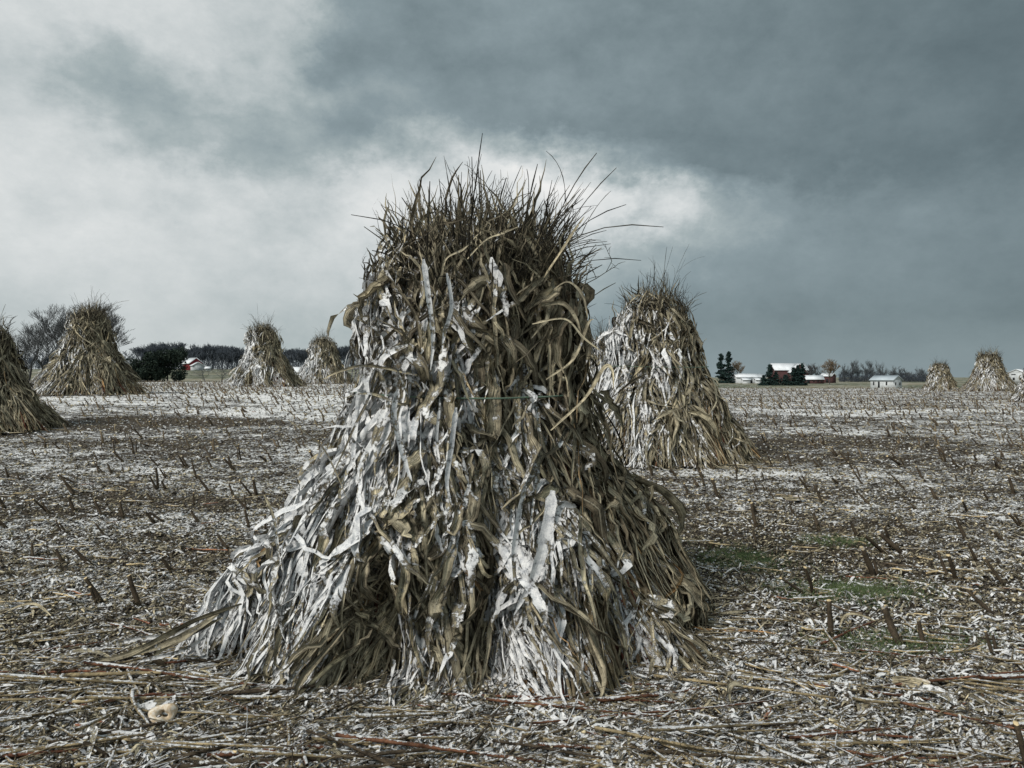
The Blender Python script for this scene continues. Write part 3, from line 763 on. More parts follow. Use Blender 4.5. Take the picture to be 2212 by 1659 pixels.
for i, (x_, y_, L_, a_, k, pit, th_) in enumerate(cand):
    z_ = g(x_, y_)+.008+abs(pit)*L_*.4
    if i < 300:
        o = bpy.data.objects.new('fallen_stalk', fme[k]); col.objects.link(o); o.location = (x_, y_, z_)
        o.rotation_euler = (rs.uniform(-.3, .3), pit, a_); o.scale = (L_, th_, th_)
        tag(o, 'thin broken cornstalk lying on the snowy ground', 'stalk', 'fallen cornstalks lying on the ground')
    else:
        v = fp[k].v[0]*np.array([L_, th_, th_]); c_, s_ = math.cos(a_), math.sin(a_)
        v = np.stack([v[:, 0]*c_-v[:, 1]*s_, v[:, 0]*s_+v[:, 1]*c_, v[:, 2]+v[:, 0]*math.sin(-pit)], -1)+np.array([x_, y_, z_])
        fm.add(v, fp[k].f[0], fp[k].tint[0], fp[k].snow[0]+rs.uniform(-.1, .3))
fo = fm.build('stalk_debris', m_stalk); tag(fo, 'smaller broken stalks strewn over the field', 'stalk debris', kind='stuff')

# ================================================================== litter
def scatter(n, dmin, dmax, p=1.0, seed=1):
    r = np.random.default_rng(seed); u = r.uniform(0, 1, n)
    d_ = 1/(1/dmin*(1-u)+1/dmax*u) if p == 1 else (dmin**-.0)*np.exp(np.log(dmin)+u*np.log(dmax/dmin))
    x_ = r.uniform(-.76, .76, n)*d_
    ok = ~in_shock(x_, d_, -.15); return x_[ok], d_[ok], r
def snowfield(x_, y_):
    return .25*fbm(x_*.9, y_*1.3, 77, 3) + .35*vnoise(x_*.25, y_*.4, 31)
# leaf scraps
x_, y_, r = scatter(60000, 2.6, 85, 1, 2)
kp = r.uniform(0, 1, len(x_)) < np.clip(.38+(y_-3)*.12, 0, 1); x_ = x_[kp]; y_ = y_[kp]; n = len(x_)
S = 5; t = np.linspace(0, 1, S)[None, :]
Ls = r.uniform(.018, .12, n)*r.choice([.6, 1, 2.0], n, p=[.5, .42, .08])*(1+.03*y_); a_ = r.normal(0, .8, n)+r.normal(0, .5, n)[:, None][:, 0]
A = a_[:, None]+r.normal(0, .22, n)[:, None]*t
P = np.zeros((n, S, 3)); P[..., 0] = x_[:, None]+np.cumsum(np.cos(A), 1)*Ls[:, None]/S; P[..., 1] = y_[:, None]+np.cumsum(np.sin(A), 1)*Ls[:, None]/S
P[..., 2] = terrain(P[..., 0], P[..., 1], True)+.006+np.abs(r.normal(0, .008, n))[:, None]*np.sin(t*3.1)+r.normal(0, .012, n)[:, None]*(t-.3)*1.0+.006
D = nrm(np.gradient(P, axis=1)); sd = nrm(np.cross(D, [0, 0, 1.])); up = np.cross(sd, D)
rl = r.normal(0, .45, n)[:, None]+r.normal(0, .8, n)[:, None]*t; c_, q_ = np.cos(rl)[..., None], np.sin(rl)[..., None]; sd, up = sd*c_+up*q_, up*c_-sd*q_
W = (r.uniform(.003, .015, n)*(1+.07*y_))[:, None]*np.sin(np.pi*(.08+.84*t))**.6
V, Q, uv = ribbons(P, sd, up, W, C3, None, r.uniform(0, 50, n))
snv = np.repeat(r.normal(.12, .5, n)+snowfield(x_, y_)*2.6, S*3); ti = np.repeat(np.clip(r.normal(.35, .22, n), 0, .95), S*3)
lm = MB(); lm.add(V, Q, ti, snv, uv)
lo = lm.build('leaf_litter', m_leaf); tag(lo, 'scraps of dry corn leaf dusted with snow all over the ground', 'leaf litter', kind='stuff')
# straws
x_, y_, r = scatter(5000, 2.6, 30, 1, 4); n = len(x_); S = 4; t = np.linspace(0, 1, S)[None, :]
Ls = r.uniform(.03, .20, n)*np.where(y_ < 4.2, 1.2, .7); a_ = r.normal(0, .9, n); A = a_[:, None]+r.normal(0, .10, n)[:, None]*t
P = np.zeros((n, S, 3)); P[..., 0] = x_[:, None]+np.cos(A)*Ls[:, None]*t; P[..., 1] = y_[:, None]+np.sin(A)*Ls[:, None]*t
P[..., 2] = terrain(x_, y_, True)[:, None]+.008+np.abs(r.normal(0, .22, n))[:, None]*Ls[:, None]*t+np.abs(r.normal(0, .008, n))[:, None]
V, Q, uv = tubes(P, r.uniform(.0012, .0036, n)[:, None]*(1-.4*t)*(1+.03*y_[:, None]), 3)
sm = MB(); sm.add(V, Q, np.repeat(np.clip(r.normal(.42, .18, n), 0, .88), S*3), np.repeat(r.normal(.1, .4, n), S*3), uv)
so_ = sm.build('straw_litter', m_stalk); tag(so_, 'fine straw and broken leaf ribs lying across the ground', 'straw litter', kind='stuff')
# crumbs of soil, snow and chopped residue
x_, y_, r = scatter(180000, 2.6, 70, 1, 6); n = len(x_)
oc = np.array([[1, 0, 0], [0, 1, 0], [-1, 0, 0], [0, -1, 0], [0, 0, 1.], [0, 0, -1]]); of = np.array([[0, 1, 4], [1, 2, 4], [2, 3, 4], [3, 0, 4], [1, 0, 5], [2, 1, 5], [3, 2, 5], [0, 3, 5]])
sz = r.uniform(.002, .0075, n)*(1+.15*y_)
V = oc[None]*(sz[:, None, None]*r.uniform(.5, 1.5, (n, 6, 1)))*np.array([1.5, 1, .7]); an = r.uniform(0, 6.28, n)
V = np.stack([V[..., 0]*np.cos(an)[:, None]-V[..., 1]*np.sin(an)[:, None], V[..., 0]*np.sin(an)[:, None]+V[..., 1]*np.cos(an)[:, None], V[..., 2]], -1)
V += np.stack([x_, y_, terrain(x_, y_, True)+sz*.3], -1)[:, None]
cm = MB(); cm.add(V, (of[None]+6*np.arange(n)[:, None, None]).reshape(-1, 3), np.repeat(np.clip(r.normal(.22, .25, n), 0, .9), 6), np.repeat(r.normal(.05, .6, n)+snowfield(x_, y_)*2.6, 6))
co = cm.build('crumbs', m_leaf); tag(co, 'crumbs of soil, chaff and snow over the ground', 'crumbs', kind='stuff')
# green blades in the bare patch
r = np.random.default_rng(9); n = 4200
cxy = np.array([(1.85, 6.3, .35, .4), (2.35, 5.35, .5, .28), (2.2, 4.3, .45, .18), (2.9, 6.9, .3, .2)])[r.choice(4, n, p=[.25, .4, .2, .15])]
x_ = cxy[:, 0]+r.normal(0, 1, n)*cxy[:, 2]*.55; y_ = cxy[:, 1]+r.normal(0, 1, n)*cxy[:, 3]*.55
S = 4; t = np.linspace(0, 1, S)[None, :]; az_ = r.uniform(0, 6.28, n); h = r.uniform(.02, .06, n)
dd = np.stack([np.cos(az_), np.sin(az_), 0*az_], -1)[:, None]
P = np.stack([x_, y_, terrain(x_, y_, True)], -1)[:, None]+dd*(h[:, None]*.8*t**1.5)[..., None]+np.array([0, 0, 1.])*(h[:, None]*t)[..., None]
V, Q, uv = tubes(P, np.full((n, 1), .0022)*(1-.8*t), 3); gm = MB(); gm.add(V, Q)
gro = gm.build('grass', plain('green_grass', (.17, .22, .10), (.08, .12, .055), 25), attrs=False); tag(gro, 'sparse low green grass on bare soil right of the biggest shock', 'grass', kind='stuff')

# ================================================================== individual bits on the ground
def torus_husk(px, py):
    d_ = solve_dist(px, py); p = at(px, d_); m = MB(); nu, nv = 28, 12
    u = np.linspace(0, 2*np.pi, nu, endpoint=False)[:, None]; v = np.linspace(0, 2*np.pi, nv, endpoint=False)[None, :]
    rr = .031*(1+.10*np.sin(2*u+1)); tb = .0165*(1+.25*np.sin(3*u))*(1+.16*np.sin(4*v+u*3))
    V = np.stack([(rr+tb*np.cos(v))*np.cos(u)*1.15, (rr+tb*np.cos(v))*np.sin(u), .03+tb*np.sin(v)+.010*np.sin(u*2)], -1)
    i = np.arange(nu)[:, None]; j = np.arange(nv)[None, :]
    m.add(V.reshape(-1, 3), np.stack([i*nv+j, ((i+1) % nu)*nv+j, ((i+1) % nu)*nv+(j+1) % nv, i*nv+(j+1) % nv], -1).reshape(-1, 4))
    o = m.build('curled_husk', m_husk, attrs=False); o.location = p+np.array([0, 0, .022]); o.rotation_euler = (R(52), 0, .3)
    tag(o, 'curled ring of pale yellow husk lying in snow, lower left', 'husk')
torus_husk(350, 1562)
def ear(px, py, label, ln, rz, tilt=0.1, mat=None, name='corn_ear'):
    d_ = solve_dist(px, py); p = at(px, d_); root = empty(name, p, rz); tag(root, label, 'corn ear')
    m = MB(); S, K = 16, 16; t = np.linspace(0, 1, S); rad = ln*.16*np.sin(np.pi*np.clip(.14+.84*t, 0, 1))**.6
    P = np.stack([(t-.5)*ln, 0*t, rad.max()*.9+t*tilt*ln], -1)[None]
    V, Q, uv = tubes(P, rad[None], K); m.add(V, Q)
    m.build('cob', mat or m_husk, root, attrs=False)
    h = MB(); n = 5; a = np.linspace(-1.2, 1.2, n)[:, None]; tt = np.linspace(0, 1, 8)[None, :]
    Pn = np.stack([(tt-.55)*ln*1.15+0*a, np.sin(a)*(np.interp(tt, t, rad)+.008+.03*tt**2), np.cos(a)*(np.interp(tt, t, rad)+.006)*1+rad.max()*.9+0*tt], -1)
    D = nrm(np.gradient(Pn, axis=1)); nn = nrm(np.stack([0*a*tt, np.sin(a)+0*tt, np.cos(a)+0*tt], -1)); sd = nrm(np.cross(D, nn))
    V, Q, uv = ribbons(Pn, sd, nn, ln*.22*np.sin(np.pi*(.1+.85*tt))+0*a, C3, None, np.arange(n)*3.)
    h.add(V, Q, .8, .15, uv); h.build('husk', m_leaf, root)
m_pink = plain('frosted_husk', (.78, .66, .62), (.8, .76, .74), 25)
ear(1716, 1085, 'rounded pinkish white ear lying among the stubs right of the biggest shock', .22, .3, mat=m_pink)
ear(1975, 2415/1659*1200/1.0 if False else 1490, 'pale husked ear lying in a snow patch at lower right', .15, -.3)
ear(610, 1480, 'tattered whitish ear lying just below the left foot of the biggest shock', .13, .9, mat=m_pink)

def leaf_on_ground(px, py, L_, w, rz, label, snow, tint=.6, arch=.05):
    d_ = solve_dist(px, py); p = at(px, d_); m = MB(); S = 12; t = np.linspace(0, 1, S)[None, :]
    P = np.stack([(t-.5)*L_, .04*np.sin(t*4), .015+arch*np.sin(np.pi*t)], -1)
    D = nrm(np.gradient(P, axis=1)); sd = nrm(np.cross(D, [0, 0, 1.])); up = np.cross(sd, D)
    rl = .7*np.sin(t*2.6+px); c_, q_ = np.cos(rl)[..., None], np.sin(rl)[..., None]; sd, up = sd*c_+up*q_, up*c_-sd*q_
    V, Q, uv = ribbons(P, sd, up, w*.6*np.sin(np.pi*(.08+.88*t))**.6, [(-.5, .14), (-.25, .02), (0, -.06), (.25, .02), (.5, .14)], None, np.array([px*.1]))
    m.add(V, Q, tint, snow-.35, uv); o = m.build('corn_leaf', m_leaf); o.location = p; o.rotation_euler = (0, 0, rz); tag(o, label, 'leaf')
for a in [(318, 1556, .16, .09, .4, 'snow-covered husk piece beside the curled ring, lower left', 1.1, .6, .015),
          (335, 1540, .14, .07, 1.2, 'small snowy husk piece just behind the curled ring, lower left', 1.0, .6, .012),
          (560, 1495, .20, .06, .9, 'wide flat leaf piece leaning beside the tattered ear below the biggest shock', .3, .7),
          (1600, 1515, .16, .05, .7, 'upturned grey leaf cup in front of the right foot of the biggest shock', .1, .55),
          (325, 1160, .34, .045, .1, 'long snow-coated leaf lying left of the biggest shock', 1.1, .6),
          (500, 1428, .26, .05, .05, 'arched snow-coated leaf just left below the biggest shock', .95, .6),
          (180, 1440, .40, .05, .05, 'long flat snowy leaf near the left edge', .9, .6),
          (1690, 1365, .30, .035, .2, 'flat leaf on bare soil right of the biggest shock', .1, .55),
          (2020, 1530, .26, .07, -.5, 'crumpled snow-covered leaf at lower right', 1.1, .6),
          (1850, 1355, .30, .028, .55, 'straw-coloured sheath lying right of the green patch', .1, .85),
          (60, 1332, .34, .035, -.1, 'thick pale stalk piece at the left edge', .6, .8),
          (1880, 1000, .5, .06, .0, 'flat snowy leaf in the middle distance on the right', 1.1, .6),
          (180, 1625, .28, .05, -.8, 'bent snow-covered leaf at the lower left corner', 1.0, .6)]:
    leaf_on_ground(*a)

# ================================================================== far things
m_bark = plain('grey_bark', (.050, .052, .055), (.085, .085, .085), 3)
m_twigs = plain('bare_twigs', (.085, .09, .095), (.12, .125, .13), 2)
m_wood = plain('haze_tinted_twigs', (.06, .073, .09), (.095, .11, .13), 1)  # bluish cast paints distance haze into the twig colour
m_twigf = plain('hazy_twigs', (.15, .17, .18), (.11, .125, .135), 2)  # pale blue-grey stands in for haze over the right-hand trees
m_willow = plain('tan_twigs', (.20, .15, .095), (.14, .11, .08), 2)
def conifer_mat(name, c1, c2):
    m, t, b = new_mat(name); q = G(t); tint = q.attr('tint')
    q.put(q.ramp(tint, [(0, c1), (1, c2)]), b.inputs['Base Color']); return m
m_spruce = conifer_mat('spruce_needles', (.012, .026, .026), (.035, .062, .055))
m_cedar = conifer_mat('cedar_foliage', (.012, .022, .020), (.045, .062, .045))

def tree_segments(seed, H, spread=.55, levels=5, split=3, trunk=.28, droop=0.0, low=False):
    r = random.Random(seed); segs = []
    def grow(p, d, ln, rad, lv):
        n = 4; cur = p; pts_ = [p]
        for i in range(n):
            d = (d+Vector((r.gauss(0, .13), r.gauss(0, .13), r.gauss(0, .07)+.05-droop*(levels-lv)*.25))).normalized()
            nx_ = cur+d*ln/n; segs.append((cur, nx_, rad*(1-.5*i/n), rad*(1-.5*(i+1)/n), lv)); cur = nx_; pts_.append(cur)
        if lv <= 0: return
        k = split+(1 if r.random() < .5 else 0)+(2 if lv == levels else 0)
        for j in range(k):
            at_ = pts_[r.choice([4, 4, 3, 3, 2]) if not low else r.choice([4, 3, 2, 2, 1])] if lv < levels else pts_[r.choice([4, 4, 3, 2, 2]) if not low else r.choice([4, 3, 2, 1, 1])]
            a = r.uniform(0, 6.28); side = Vector((math.cos(a), math.sin(a), 0))
            nd = (d*1.0+side*r.uniform(spread*.7, spread*1.7)+Vector((0, 0, .22))).normalized()
            grow(at_, nd, ln*r.uniform(.58, .82), rad*.5, lv-1)
    grow(Vector((0, 0, 0)), Vector((0, 0, 1)), H*trunk, H*.02, levels)
    zmax = max(s[1].z for s in segs); k = H/zmax
    return [(a*k, b*k, r0, r1, lv) for a, b, r0, r1, lv in segs]
def tree_meshes(seed, H, tw=.013, **kw):
    sg = tree_segments(seed, H, **kw); lv = kw.get('levels', 5); out = []
    for sel, K in ((lambda s: s[4] >= lv, 7), (lambda s: s[4] < lv, 3)):
        ss = [s for s in sg if sel(s)]
        P = np.array([[list(s[0]), list(s[1])] for s in ss]); Rd = np.array([[max(s[2], tw), max(s[3], tw*.8)] for s in ss])
        V, Q, uv = tubes(P, Rd, K); m = MB(); m.add(V, Q); out.append(m)
    return out
PROTO = {}
def bare_tree(px, dist, top, label, seed, mat=None, wide=1.0, group=None, cat='tree', **kw):
    p = at(px, dist); H = EYE+(HY-top)/F*dist - p[2]
    key = (seed, mat.name if mat else '')
    if key not in PROTO:
        a, b = tree_meshes(seed, 10.0, **kw)
        PROTO[key] = (a.mesh('trunk', m_bark, attrs=False), b.mesh('crown', mat or m_twigs, attrs=False))
    root = empty('bare_tree', p, random.uniform(0, 6)); k = H/10.0; root.scale = (k*wide, k*wide, k)
    for nm, me in zip(('trunk', 'crown'), PROTO[key]):
        o = bpy.data.objects.new(nm, me); col.objects.link(o); o.parent = root
    tag(root, label, cat, group); return root
def conifer(px, dist, top, hw, label, mat, seed, name='evergreen_tree', n=3500, group=None, bush=False):
    p = at(px, dist); H = EYE+(HY-top)/F*dist-p[2]; rad = hw/F*dist; r = np.random.default_rng(seed)
    root = empty(name, p); tag(root, label, 'evergreen' if not bush else 'shrub', group)
    tm = MB(); V, Q, uv = tubes(np.array([[[0, 0, -.2], [0, 0, H*.4], [0, 0, H*.93]]]), np.array([[.03*H, .02*H, .004*H]])*.8, 7); tm.add(V, Q); tm.build('trunk', m_bark, root, attrs=False)
    if not bush:   # whorls of drooping boughs
        nb = 90; zb = H*(.04+.95*np.sort(r.uniform(0, 1, nb)**1.25)); ab = r.uniform(0, 6.28, nb); lb_ = rad*np.clip(1-(zb/H), .03, 1)**.8*r.uniform(.6, 1.12, nb)
        i = r.integers(0, nb, n); f = r.uniform(0.05, 1, n)**.7
        c = np.stack([np.cos(ab[i])*lb_[i]*f, np.sin(ab[i])*lb_[i]*f, zb[i]-.28*lb_[i]*f+.05*H*f**3], -1)+r.normal(0, 1, (n, 3))*np.array([.09, .09, .035])*rad
    else:
        nb = 26; cb = np.stack([r.uniform(-.75, .75, nb)*rad, r.uniform(-.6, .6, nb)*rad, H*r.uniform(.15, .85, nb)], -1); rb = H*r.uniform(.12, .26, nb)
        i = r.integers(0, nb, n); dv = nrm(r.normal(0, 1, (n, 3))); c = cb[i]+dv*(rb[i]*r.uniform(.5, 1.05, n)**.6)[:, None]; c[:, 2] = np.clip(c[:, 2], .1, H*1.02)
    s_ = r.uniform(.05, .13, n)*(H/8)**.5*(1.9 if dist < 200 else 3.4)
    e1 = nrm(r.normal(0, 1, (n, 3))); e2 = nrm(np.cross(e1, r.normal(0, 1, (n, 3))))
    V = np.stack([c-e1*s_[:, None], c+e2*s_[:, None]*.6, c+e1*s_[:, None], c-e2*s_[:, None]*.6], 1)
    m = MB(); m.add(V, np.arange(4*n).reshape(-1, 4), np.repeat(r.uniform(0, 1, n), 4)); m.build('crown', mat, root, smooth=False)
# left group
bare_tree(128, 112, 652, 'big spreading bare tree behind the left shock, its left half', 1, wide=1.0, levels=6, spread=.6)
bare_tree(240, 112, 648, 'big spreading bare tree showing right of the tall left shock', 2, wide=1.3, levels=6, spread=.62)
for px, tp, sd, lab in [(20, 716, 3, 'low bare tree nearest the left edge'), (62, 706, 4, 'low bare tree second from the left edge'), (95, 690, 3, 'bare tree just left of the big spreading one')]:
    bare_tree(px, 118, tp, lab, sd, wide=1.25, group='bare trees at the left')
conifer(318, 104, 757, 38, 'dark evergreen thicket right of the tall left shock, left clump', m_cedar, 11, 'evergreen_bush', 7000, bush=True)
conifer(362, 106, 752, 36, 'dark evergreen thicket with greener top, next to the red barn', m_cedar, 12, 'evergreen_bush', 7000, bush=True)
conifer(298, 103, 775, 22, 'low dark bush at the foot of the evergreen thicket', m_cedar, 13, 'evergreen_bush', 3500, bush=True)
for px, tp, lab in [(445, 790, 'scraggly bare shrub below the red barn, left one'), (478, 787, 'scraggly bare shrub below the red barn, middle one'), (500, 795, 'scraggly bare shrub hidden at the foot of the slender shock')]:
    bare_tree(px, 96, tp, lab, 5, wide=1.7, group='bare shrubs', cat='shrub', trunk=.12, levels=4, spread=.9)
# woodland far behind (a mass)
wm = MB(); pr = [tree_meshes(60+i, 10.0, tw=.05, levels=4, split=4, trunk=.22, spread=.5) for i in range(4)]
rw = random.Random(8)
for i in range(150):
    px = rw.uniform(-120, 850) if i % 3 else rw.uniform(380, 820); dist = rw.uniform(395, 520); p = at(px, dist)
    tp = 752+rw.uniform(-10, 14)+8*math.sin(px*.013) + (0 if px > 330 else 6)
    H = EYE+(HY-tp)/F*dist-p[2]; k = H/10; a = rw.uniform(0, 6); c_, s_ = math.cos(a), math.sin(a); w_ = rw.uniform(1.0, 1.5)
    for m_ in pr[rw.randrange(4)]:
        v = m_.v[0]; v = np.stack([(v[:, 0]*c_-v[:, 1]*s_)*k*w_, (v[:, 0]*s_+v[:, 1]*c_)*k*w_, v[:, 2]*k], -1)+p
        wm.add(v, m_.f[0])
# underwood
r = np.random.default_rng(5); n = 9000; px = r.uniform(-160, 880, n); dist = r.uniform(400, 500, n)
xx = (px-CX)/F*dist; zz = terrain(xx, dist)+r.uniform(0, 1, n)**1.3*9.0
P = np.stack([np.stack([xx, dist, zz], -1), np.stack([xx+r.normal(0, 1.0, n), dist+r.normal(0, 1, n), zz+r.uniform(.5, 2.6, n)], -1)], 1)
V, Q, uv = tubes(P, np.full((n, 2), .11), 3); wm.add(V, Q)
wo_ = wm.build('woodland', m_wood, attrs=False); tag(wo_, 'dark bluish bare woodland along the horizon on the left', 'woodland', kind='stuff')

# hedgerow brush under the right trees
r = np.random.default_rng(15); n = 5200; px = r.uniform(1812, 2010, n); dist = r.uniform(388, 402, n)
xx = (px-CX)/F*dist; hh_ = 2.2+2.6*np.abs(vnoise(px/14, px*0, 3))*2
zz = terrain(xx, dist)+r.uniform(0, 1, n)**1.4*hh_
P = np.stack([np.stack([xx, dist, zz], -1), np.stack([xx+r.normal(0, .5, n), dist+r.normal(0, .5, n), zz+r.uniform(.3, 1.5, n)], -1)], 1)
V, Q, uv = tubes(P, np.full((n, 2), .05), 3); hm = MB(); hm.add(V, Q)
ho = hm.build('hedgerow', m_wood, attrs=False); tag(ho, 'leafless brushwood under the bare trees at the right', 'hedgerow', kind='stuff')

# right group of trees
conifer(1557, 352, 766, 16, 'shorter of the two spruces at the left end of the farm', m_spruce, 31, 'spruce_tree', 3600)
conifer(1574, 350, 761, 17, 'taller of the two spruces at the left end of the farm', m_spruce, 32, 'spruce_tree', 2600)
for i, (px, tp, hw, lab) in enumerate([(1650, 811, 17, 'low dark evergreen at the left of the clump before the red barn'), (1663, 789, 15, 'pointed dark evergreen in front of the red barn, left end'),
     (1676, 804, 16, 'low dark evergreen below the red barn wall'), (1697, 810, 17, 'low dark evergreen right in front of the red gable'), (1714, 795, 17, 'rounded dark evergreen at the right side of the red gable'),
     (1724, 790, 14, 'pointed dark evergreen, second from the right end of the clump'), (1733, 786, 14, 'tallest pointed dark evergreen at the right end of the clump before the red barn')]):
    p_ = 318; conifer(px, p_, tp, hw, lab, m_spruce, 40+i, 'evergreen_tree', 2200, group='evergreens before the red barn')
bare_tree(1594, 356, 777, 'rounded tan willow between the spruces and the long white barn', 7, mat=m_willow, wide=.95, tw=.05, levels=4, split=4, spread=.7)
bare_tree(1746, 372, 782, 'grey bare tree behind the right end of the red barn', 8, wide=1.5, tw=.05, levels=4, split=4)
bare_tree(1792, 330, 773, 'tan-crowned tree in front of the small red shed', 7, mat=m_willow, wide=.9, tw=.05, levels=4, split=4, spread=.7)
RT = [(1769, 784, 8, .9), (1824, 785, 9, 1.1), (1838, 775, 10, .95), (1852, 778, 8, .8), (1872, 783, 9, 1.0), (1886, 776, 10, 1.0), (1909, 777, 8, .7), (1929, 788, 9, 1.4), (1942, 793, 10, 1.1), (1965, 794, 9, 1.7), (1985, 795, 10, 1.5), (1994, 790, 8, .9)]
ORD = ['just left of the small red shed', 'first right of the small red shed', 'second right of the small red shed, tall', 'third right of the small red shed, thin', 'behind the left end of the white bungalow, low', 'tall and fan-shaped above the white bungalow', 'tall and narrow above the white bungalow roof', 'low and broad above the gable end of the bungalow', 'low, just right of the bungalow', 'low, round and dark, left of the smallest shock', 'low and dark, nearest the smallest shock on the left', 'thin, taller, right behind the low dark ones']
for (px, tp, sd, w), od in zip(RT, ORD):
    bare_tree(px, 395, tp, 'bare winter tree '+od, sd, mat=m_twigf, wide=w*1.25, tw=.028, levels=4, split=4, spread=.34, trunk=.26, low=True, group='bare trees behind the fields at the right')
for px, tp in [(1862, 806), (1900, 808), (1915, 806), (1845, 808), (1957, 806)]:
    pass

# ------------------------------------------------------------------ buildings
def boxv(x0, x1, y0, y1, z0, z1):
    v = np.array([[x, y, z] for z in (z0, z1) for y in (y0, y1) for x in (x0, x1)], float)
    return v, np.array([[0, 2, 3, 1], [4, 5, 7, 6], [0, 1, 5, 4], [2, 6, 7, 3], [0, 4, 6, 2], [1, 3, 7, 5]])
def siding(name, c, c2, horiz=False):
    m, t, b = new_mat(name); q = G(t)
    w = q.N.new('ShaderNodeTexWave'); w.bands_direction = 'Z' if horiz else 'X'; q.L.new(q.obj(), w.inputs[0]); w.inputs['Scale'].default_value = 1.6; w.inputs['Distortion'].default_value = .4
    n = q.noise(q.obj(), 1.2, 5, .65)
    q.put(q.mix(q.rng(n, .38, .62), q.mix(q.m('MULTIPLY', w.outputs[0], .5), c, c2), tuple(v*.72 for v in c)), b.inputs['Base Color']); return m
m_red = siding('red_boards', (.095, .05, .05), (.07, .04, .04)); m_redb = siding('bright_red_boards', (.19, .035, .04), (.15, .03, .035)); m_white = siding('white_boards', (.62, .65, .66), (.52, .55, .57), True)
m_roof = plain('snowy_roof', (.80, .83, .86), (.66, .69, .72), .5); m_metal = plain('pale_metal_roof', (.42, .48, .53), (.5, .56, .6), .5)
m_dark = plain('dark_opening', (.02, .023, .026), (.03, .03, .034), 2); m_stone = plain('stone_base', (.3, .29, .27), (.2, .19, .18), 2)
def building(name, px, dist, w, dpt, hw, hr, rz, wall, roof, label, wins=(), wings=(), lift=0.0, ov=.35):
    """gabled block: ridge along local X; front face at local -Y"""
    p = at(px, dist); p[2] += lift; root = empty(name, p, rz); tag(root, label, 'barn' if 'barn' in name else ('shed' if 'shed' in name else 'house'))
    def block(x0, x1, y0, y1, h, r_, axis_='x', wall_=wall):
        m = MB(); v, f = boxv(x0, x1, y0, y1, -1.5, h); m.add(v, f)
        rf = MB()
        if axis_ == 'x':
            ym = (y0+y1)/2
            for xe in (x0, x1): m.add([[xe, y0, h], [xe, y1, h], [xe, ym, h+r_]], [[0, 1, 2]])
            for ya, s_ in ((y0, -1), (y1, 1)):
                a = np.array([[x0-ov, ya+s_*ov, h-ov*r_/(y1-y0)*2+.03], [x1+ov, ya+s_*ov, h-ov*r_/(y1-y0)*2+.03], [x1+ov, ym, h+r_+.03], [x0-ov, ym, h+r_+.03]])
                b_ = a+np.array([0, 0, .18]); rf.add(np.concatenate([a, b_]), [[0, 1, 2, 3], [7, 6, 5, 4], [0, 4, 5, 1], [2, 6, 7, 3], [1, 5, 6, 2], [0, 3, 7, 4]])
        else:
            xm = (x0+x1)/2
            for ye in (y0, y1): m.add([[x0, ye, h], [x1, ye, h], [xm, ye, h+r_]], [[0, 1, 2]])
            for xa, s_ in ((x0, -1), (x1, 1)):
                a = np.array([[xa+s_*ov, y0-ov, h-ov*r_/(x1-x0)*2+.03], [xa+s_*ov, y1+ov, h-ov*r_/(x1-x0)*2+.03], [xm, y1+ov, h+r_+.03], [xm, y0-ov, h+r_+.03]])
                b_ = a+np.array([0, 0, .18]); rf.add(np.concatenate([a, b_]), [[0, 1, 2, 3], [7, 6, 5, 4], [0, 4, 5, 1], [2, 6, 7, 3], [1, 5, 6, 2], [0, 3, 7, 4]])
        m.build('wall', wall_, root, smooth=False, attrs=False); rf.build('roof', roof, root, smooth=False, attrs=False)
    block(-w/2, w/2, -dpt/2, dpt/2, hw, hr)
    for wg in wings: block(*wg)
    for (kind, face, u, z0, ww, hh) in wins:
        m = MB(); e = .06
        if face == 'f': v, f = boxv(u-ww/2, u+ww/2, -dpt/2-e, -dpt/2+e*.5, z0, z0+hh)
        elif face == 'r': v, f = boxv(w/2-e*.5, w/2+e, u-ww/2, u+ww/2, z0, z0+hh)
        elif face == 'l': v, f = boxv(-w/2-e, -w/2+e*.5, u-ww/2, u+ww/2, z0, z0+hh)
        else: v, f = boxv(u-ww/2, u+ww/2, face-e, face+e*.5, z0, z0+hh)
        m.add(v, f); m.build(kind, m_dark, root, smooth=False, attrs=False)
    return root
# left: red barn with white front, white shed
building('red_barn', 417, 300, 7.0, 5.2, 2.4, 2.0, R(-48), m_redb, m_roof, 'bright red barn with snowy roof and white lower front, far left', wings=((3.52, 5.6, -2.2, 2.2, 1.5, 1.2, 'x', m_white),), lift=.2)
building('white_shed', 450, 296, 1.6, 1.4, .8, .5, 0, m_white, m_roof, 'tiny white shed right beside the red barn')
building('white_shed', 645, 200, 2.6, 2.4, 1.5, 1.0, R(35), m_white, m_roof, 'small white shed with snowy roof between the two left-middle shocks', lift=.55)
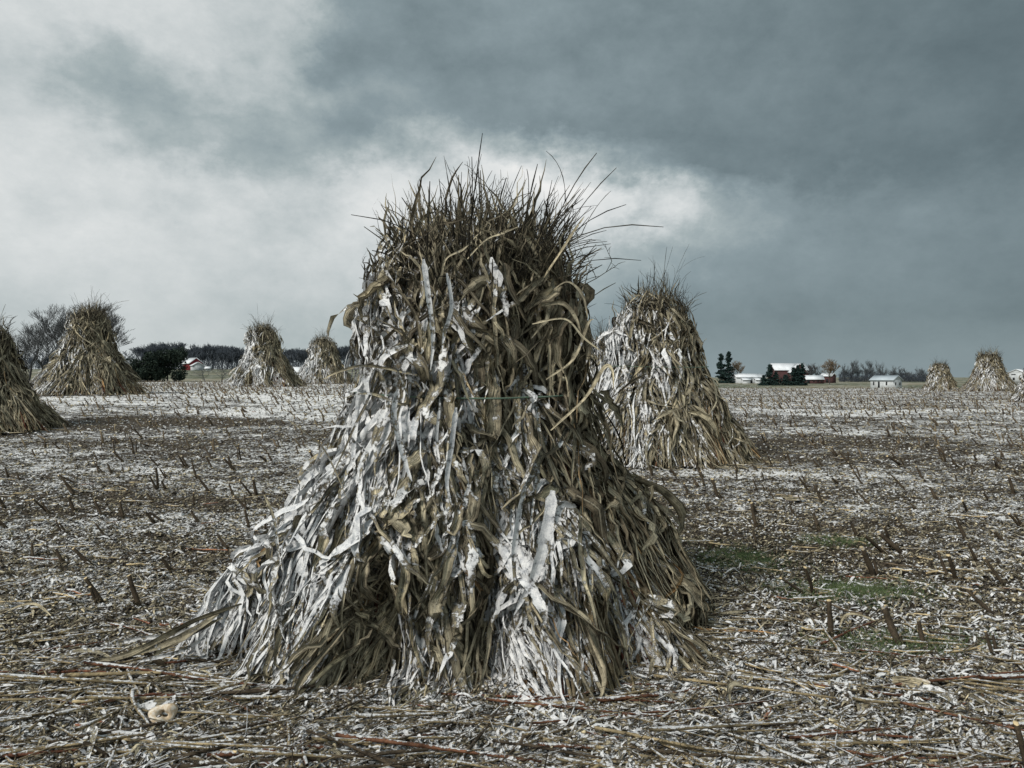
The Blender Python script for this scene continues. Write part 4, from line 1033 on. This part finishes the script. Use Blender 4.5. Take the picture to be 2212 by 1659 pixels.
# right farm
building('white_barn', 1617, 352, 13.5, 7, 2.7, 1.5, R(3), m_white, m_roof, 'long low white farm building with snowy roof right of the spruces',
         wins=[('window', -5.6, -4.2+.6*i, .9, .3, .5) for i in range(0)]+[('window', 'f', -3.6, .8, .35, .5), ('window', 'f', 2.3, .9, .5, .5), ('window', 'f', 3.5, .9, .5, .5), ('door', 'f', .0, 0, 1.0, 1.9), ('door', 'f', 5.6, 0, 1.4, 1.8)],
         wings=((-4.6, -1.3, -6.0, -3.5, 1.5, .6, 'x', m_white), (1.4, 4.2, -5.6, -3.5, 1.5, .6, 'x', m_white)))
building('red_barn', 1702, 362, 16, 8, 6.0, 3.0, R(4), m_red, m_roof, 'largest building, a big dark red barn with snowy roof and front gable',
         wings=((-1.8, 5.4, -8.5, -4.0, 5.0, 3.7, 'y', m_red),), wins=[('window', -8.5, 1.8, 3.4, .7, .9), ('window', -8.5, 3.2, .8, .6, .8), ('window', -8.5, -.2, .8, .6, .8), ('window', 'f', -5, 1.6, .7, .8)])
building('red_barn', 1757, 345, 7.6, 4.5, 1.5, 1.6, R(-2), m_red, m_roof, 'long low dark red shed with big snowy roof right of the evergreens', wins=[('door', 'f', -3, -.2, 1.1, 1.3), ('window', 'f', -.6, .3, .6, .5), ('window', 'f', 1.2, .3, .6, .5), ('window', 'f', 2.8, .3, .6, .5)], lift=.4)
building('red_barn', 1789, 360, 5.4, 4.2, 3.0, 1.3, R(-50), m_red, m_roof, 'small upright dark red shed behind the tan-crowned tree', wins=[('door', 'f', .6, 0, 1, 1.6), ('window', 'r', 0, 1.4, .5, .6)], lift=.2)
building('white_house', 1914, 245, 7.4, 5.2, 2.5, 1.3, R(-55), m_white, m_metal, 'long white bungalow with pale roof half sunk behind the field crest', wins=[('window', 'f', -2.6, .9, .4, 1.1), ('door', 'f', -.9, .1, .6, 1.9), ('window', 'f', 1.6, .9, .5, 1.1), ('window', 'r', -1.1, .9, .6, .9), ('window', 'r', 1.4, .9, .6, .9)], lift=1.4)
building('pale_barn', 2202, 330, 9.0, 6.5, 3.0, 1.5, R(42), m_white, m_roof, 'pale barn with snowy roof at the far right edge', wins=[('window', 'l', 1.0, 2.2, 1.6, .4), ('door', 'l', -1.6, 0, .8, 1.1), ('door', 'l', .9, 0, .8, 1.1)], lift=1.9)
print('objects', len(bpy.data.objects))
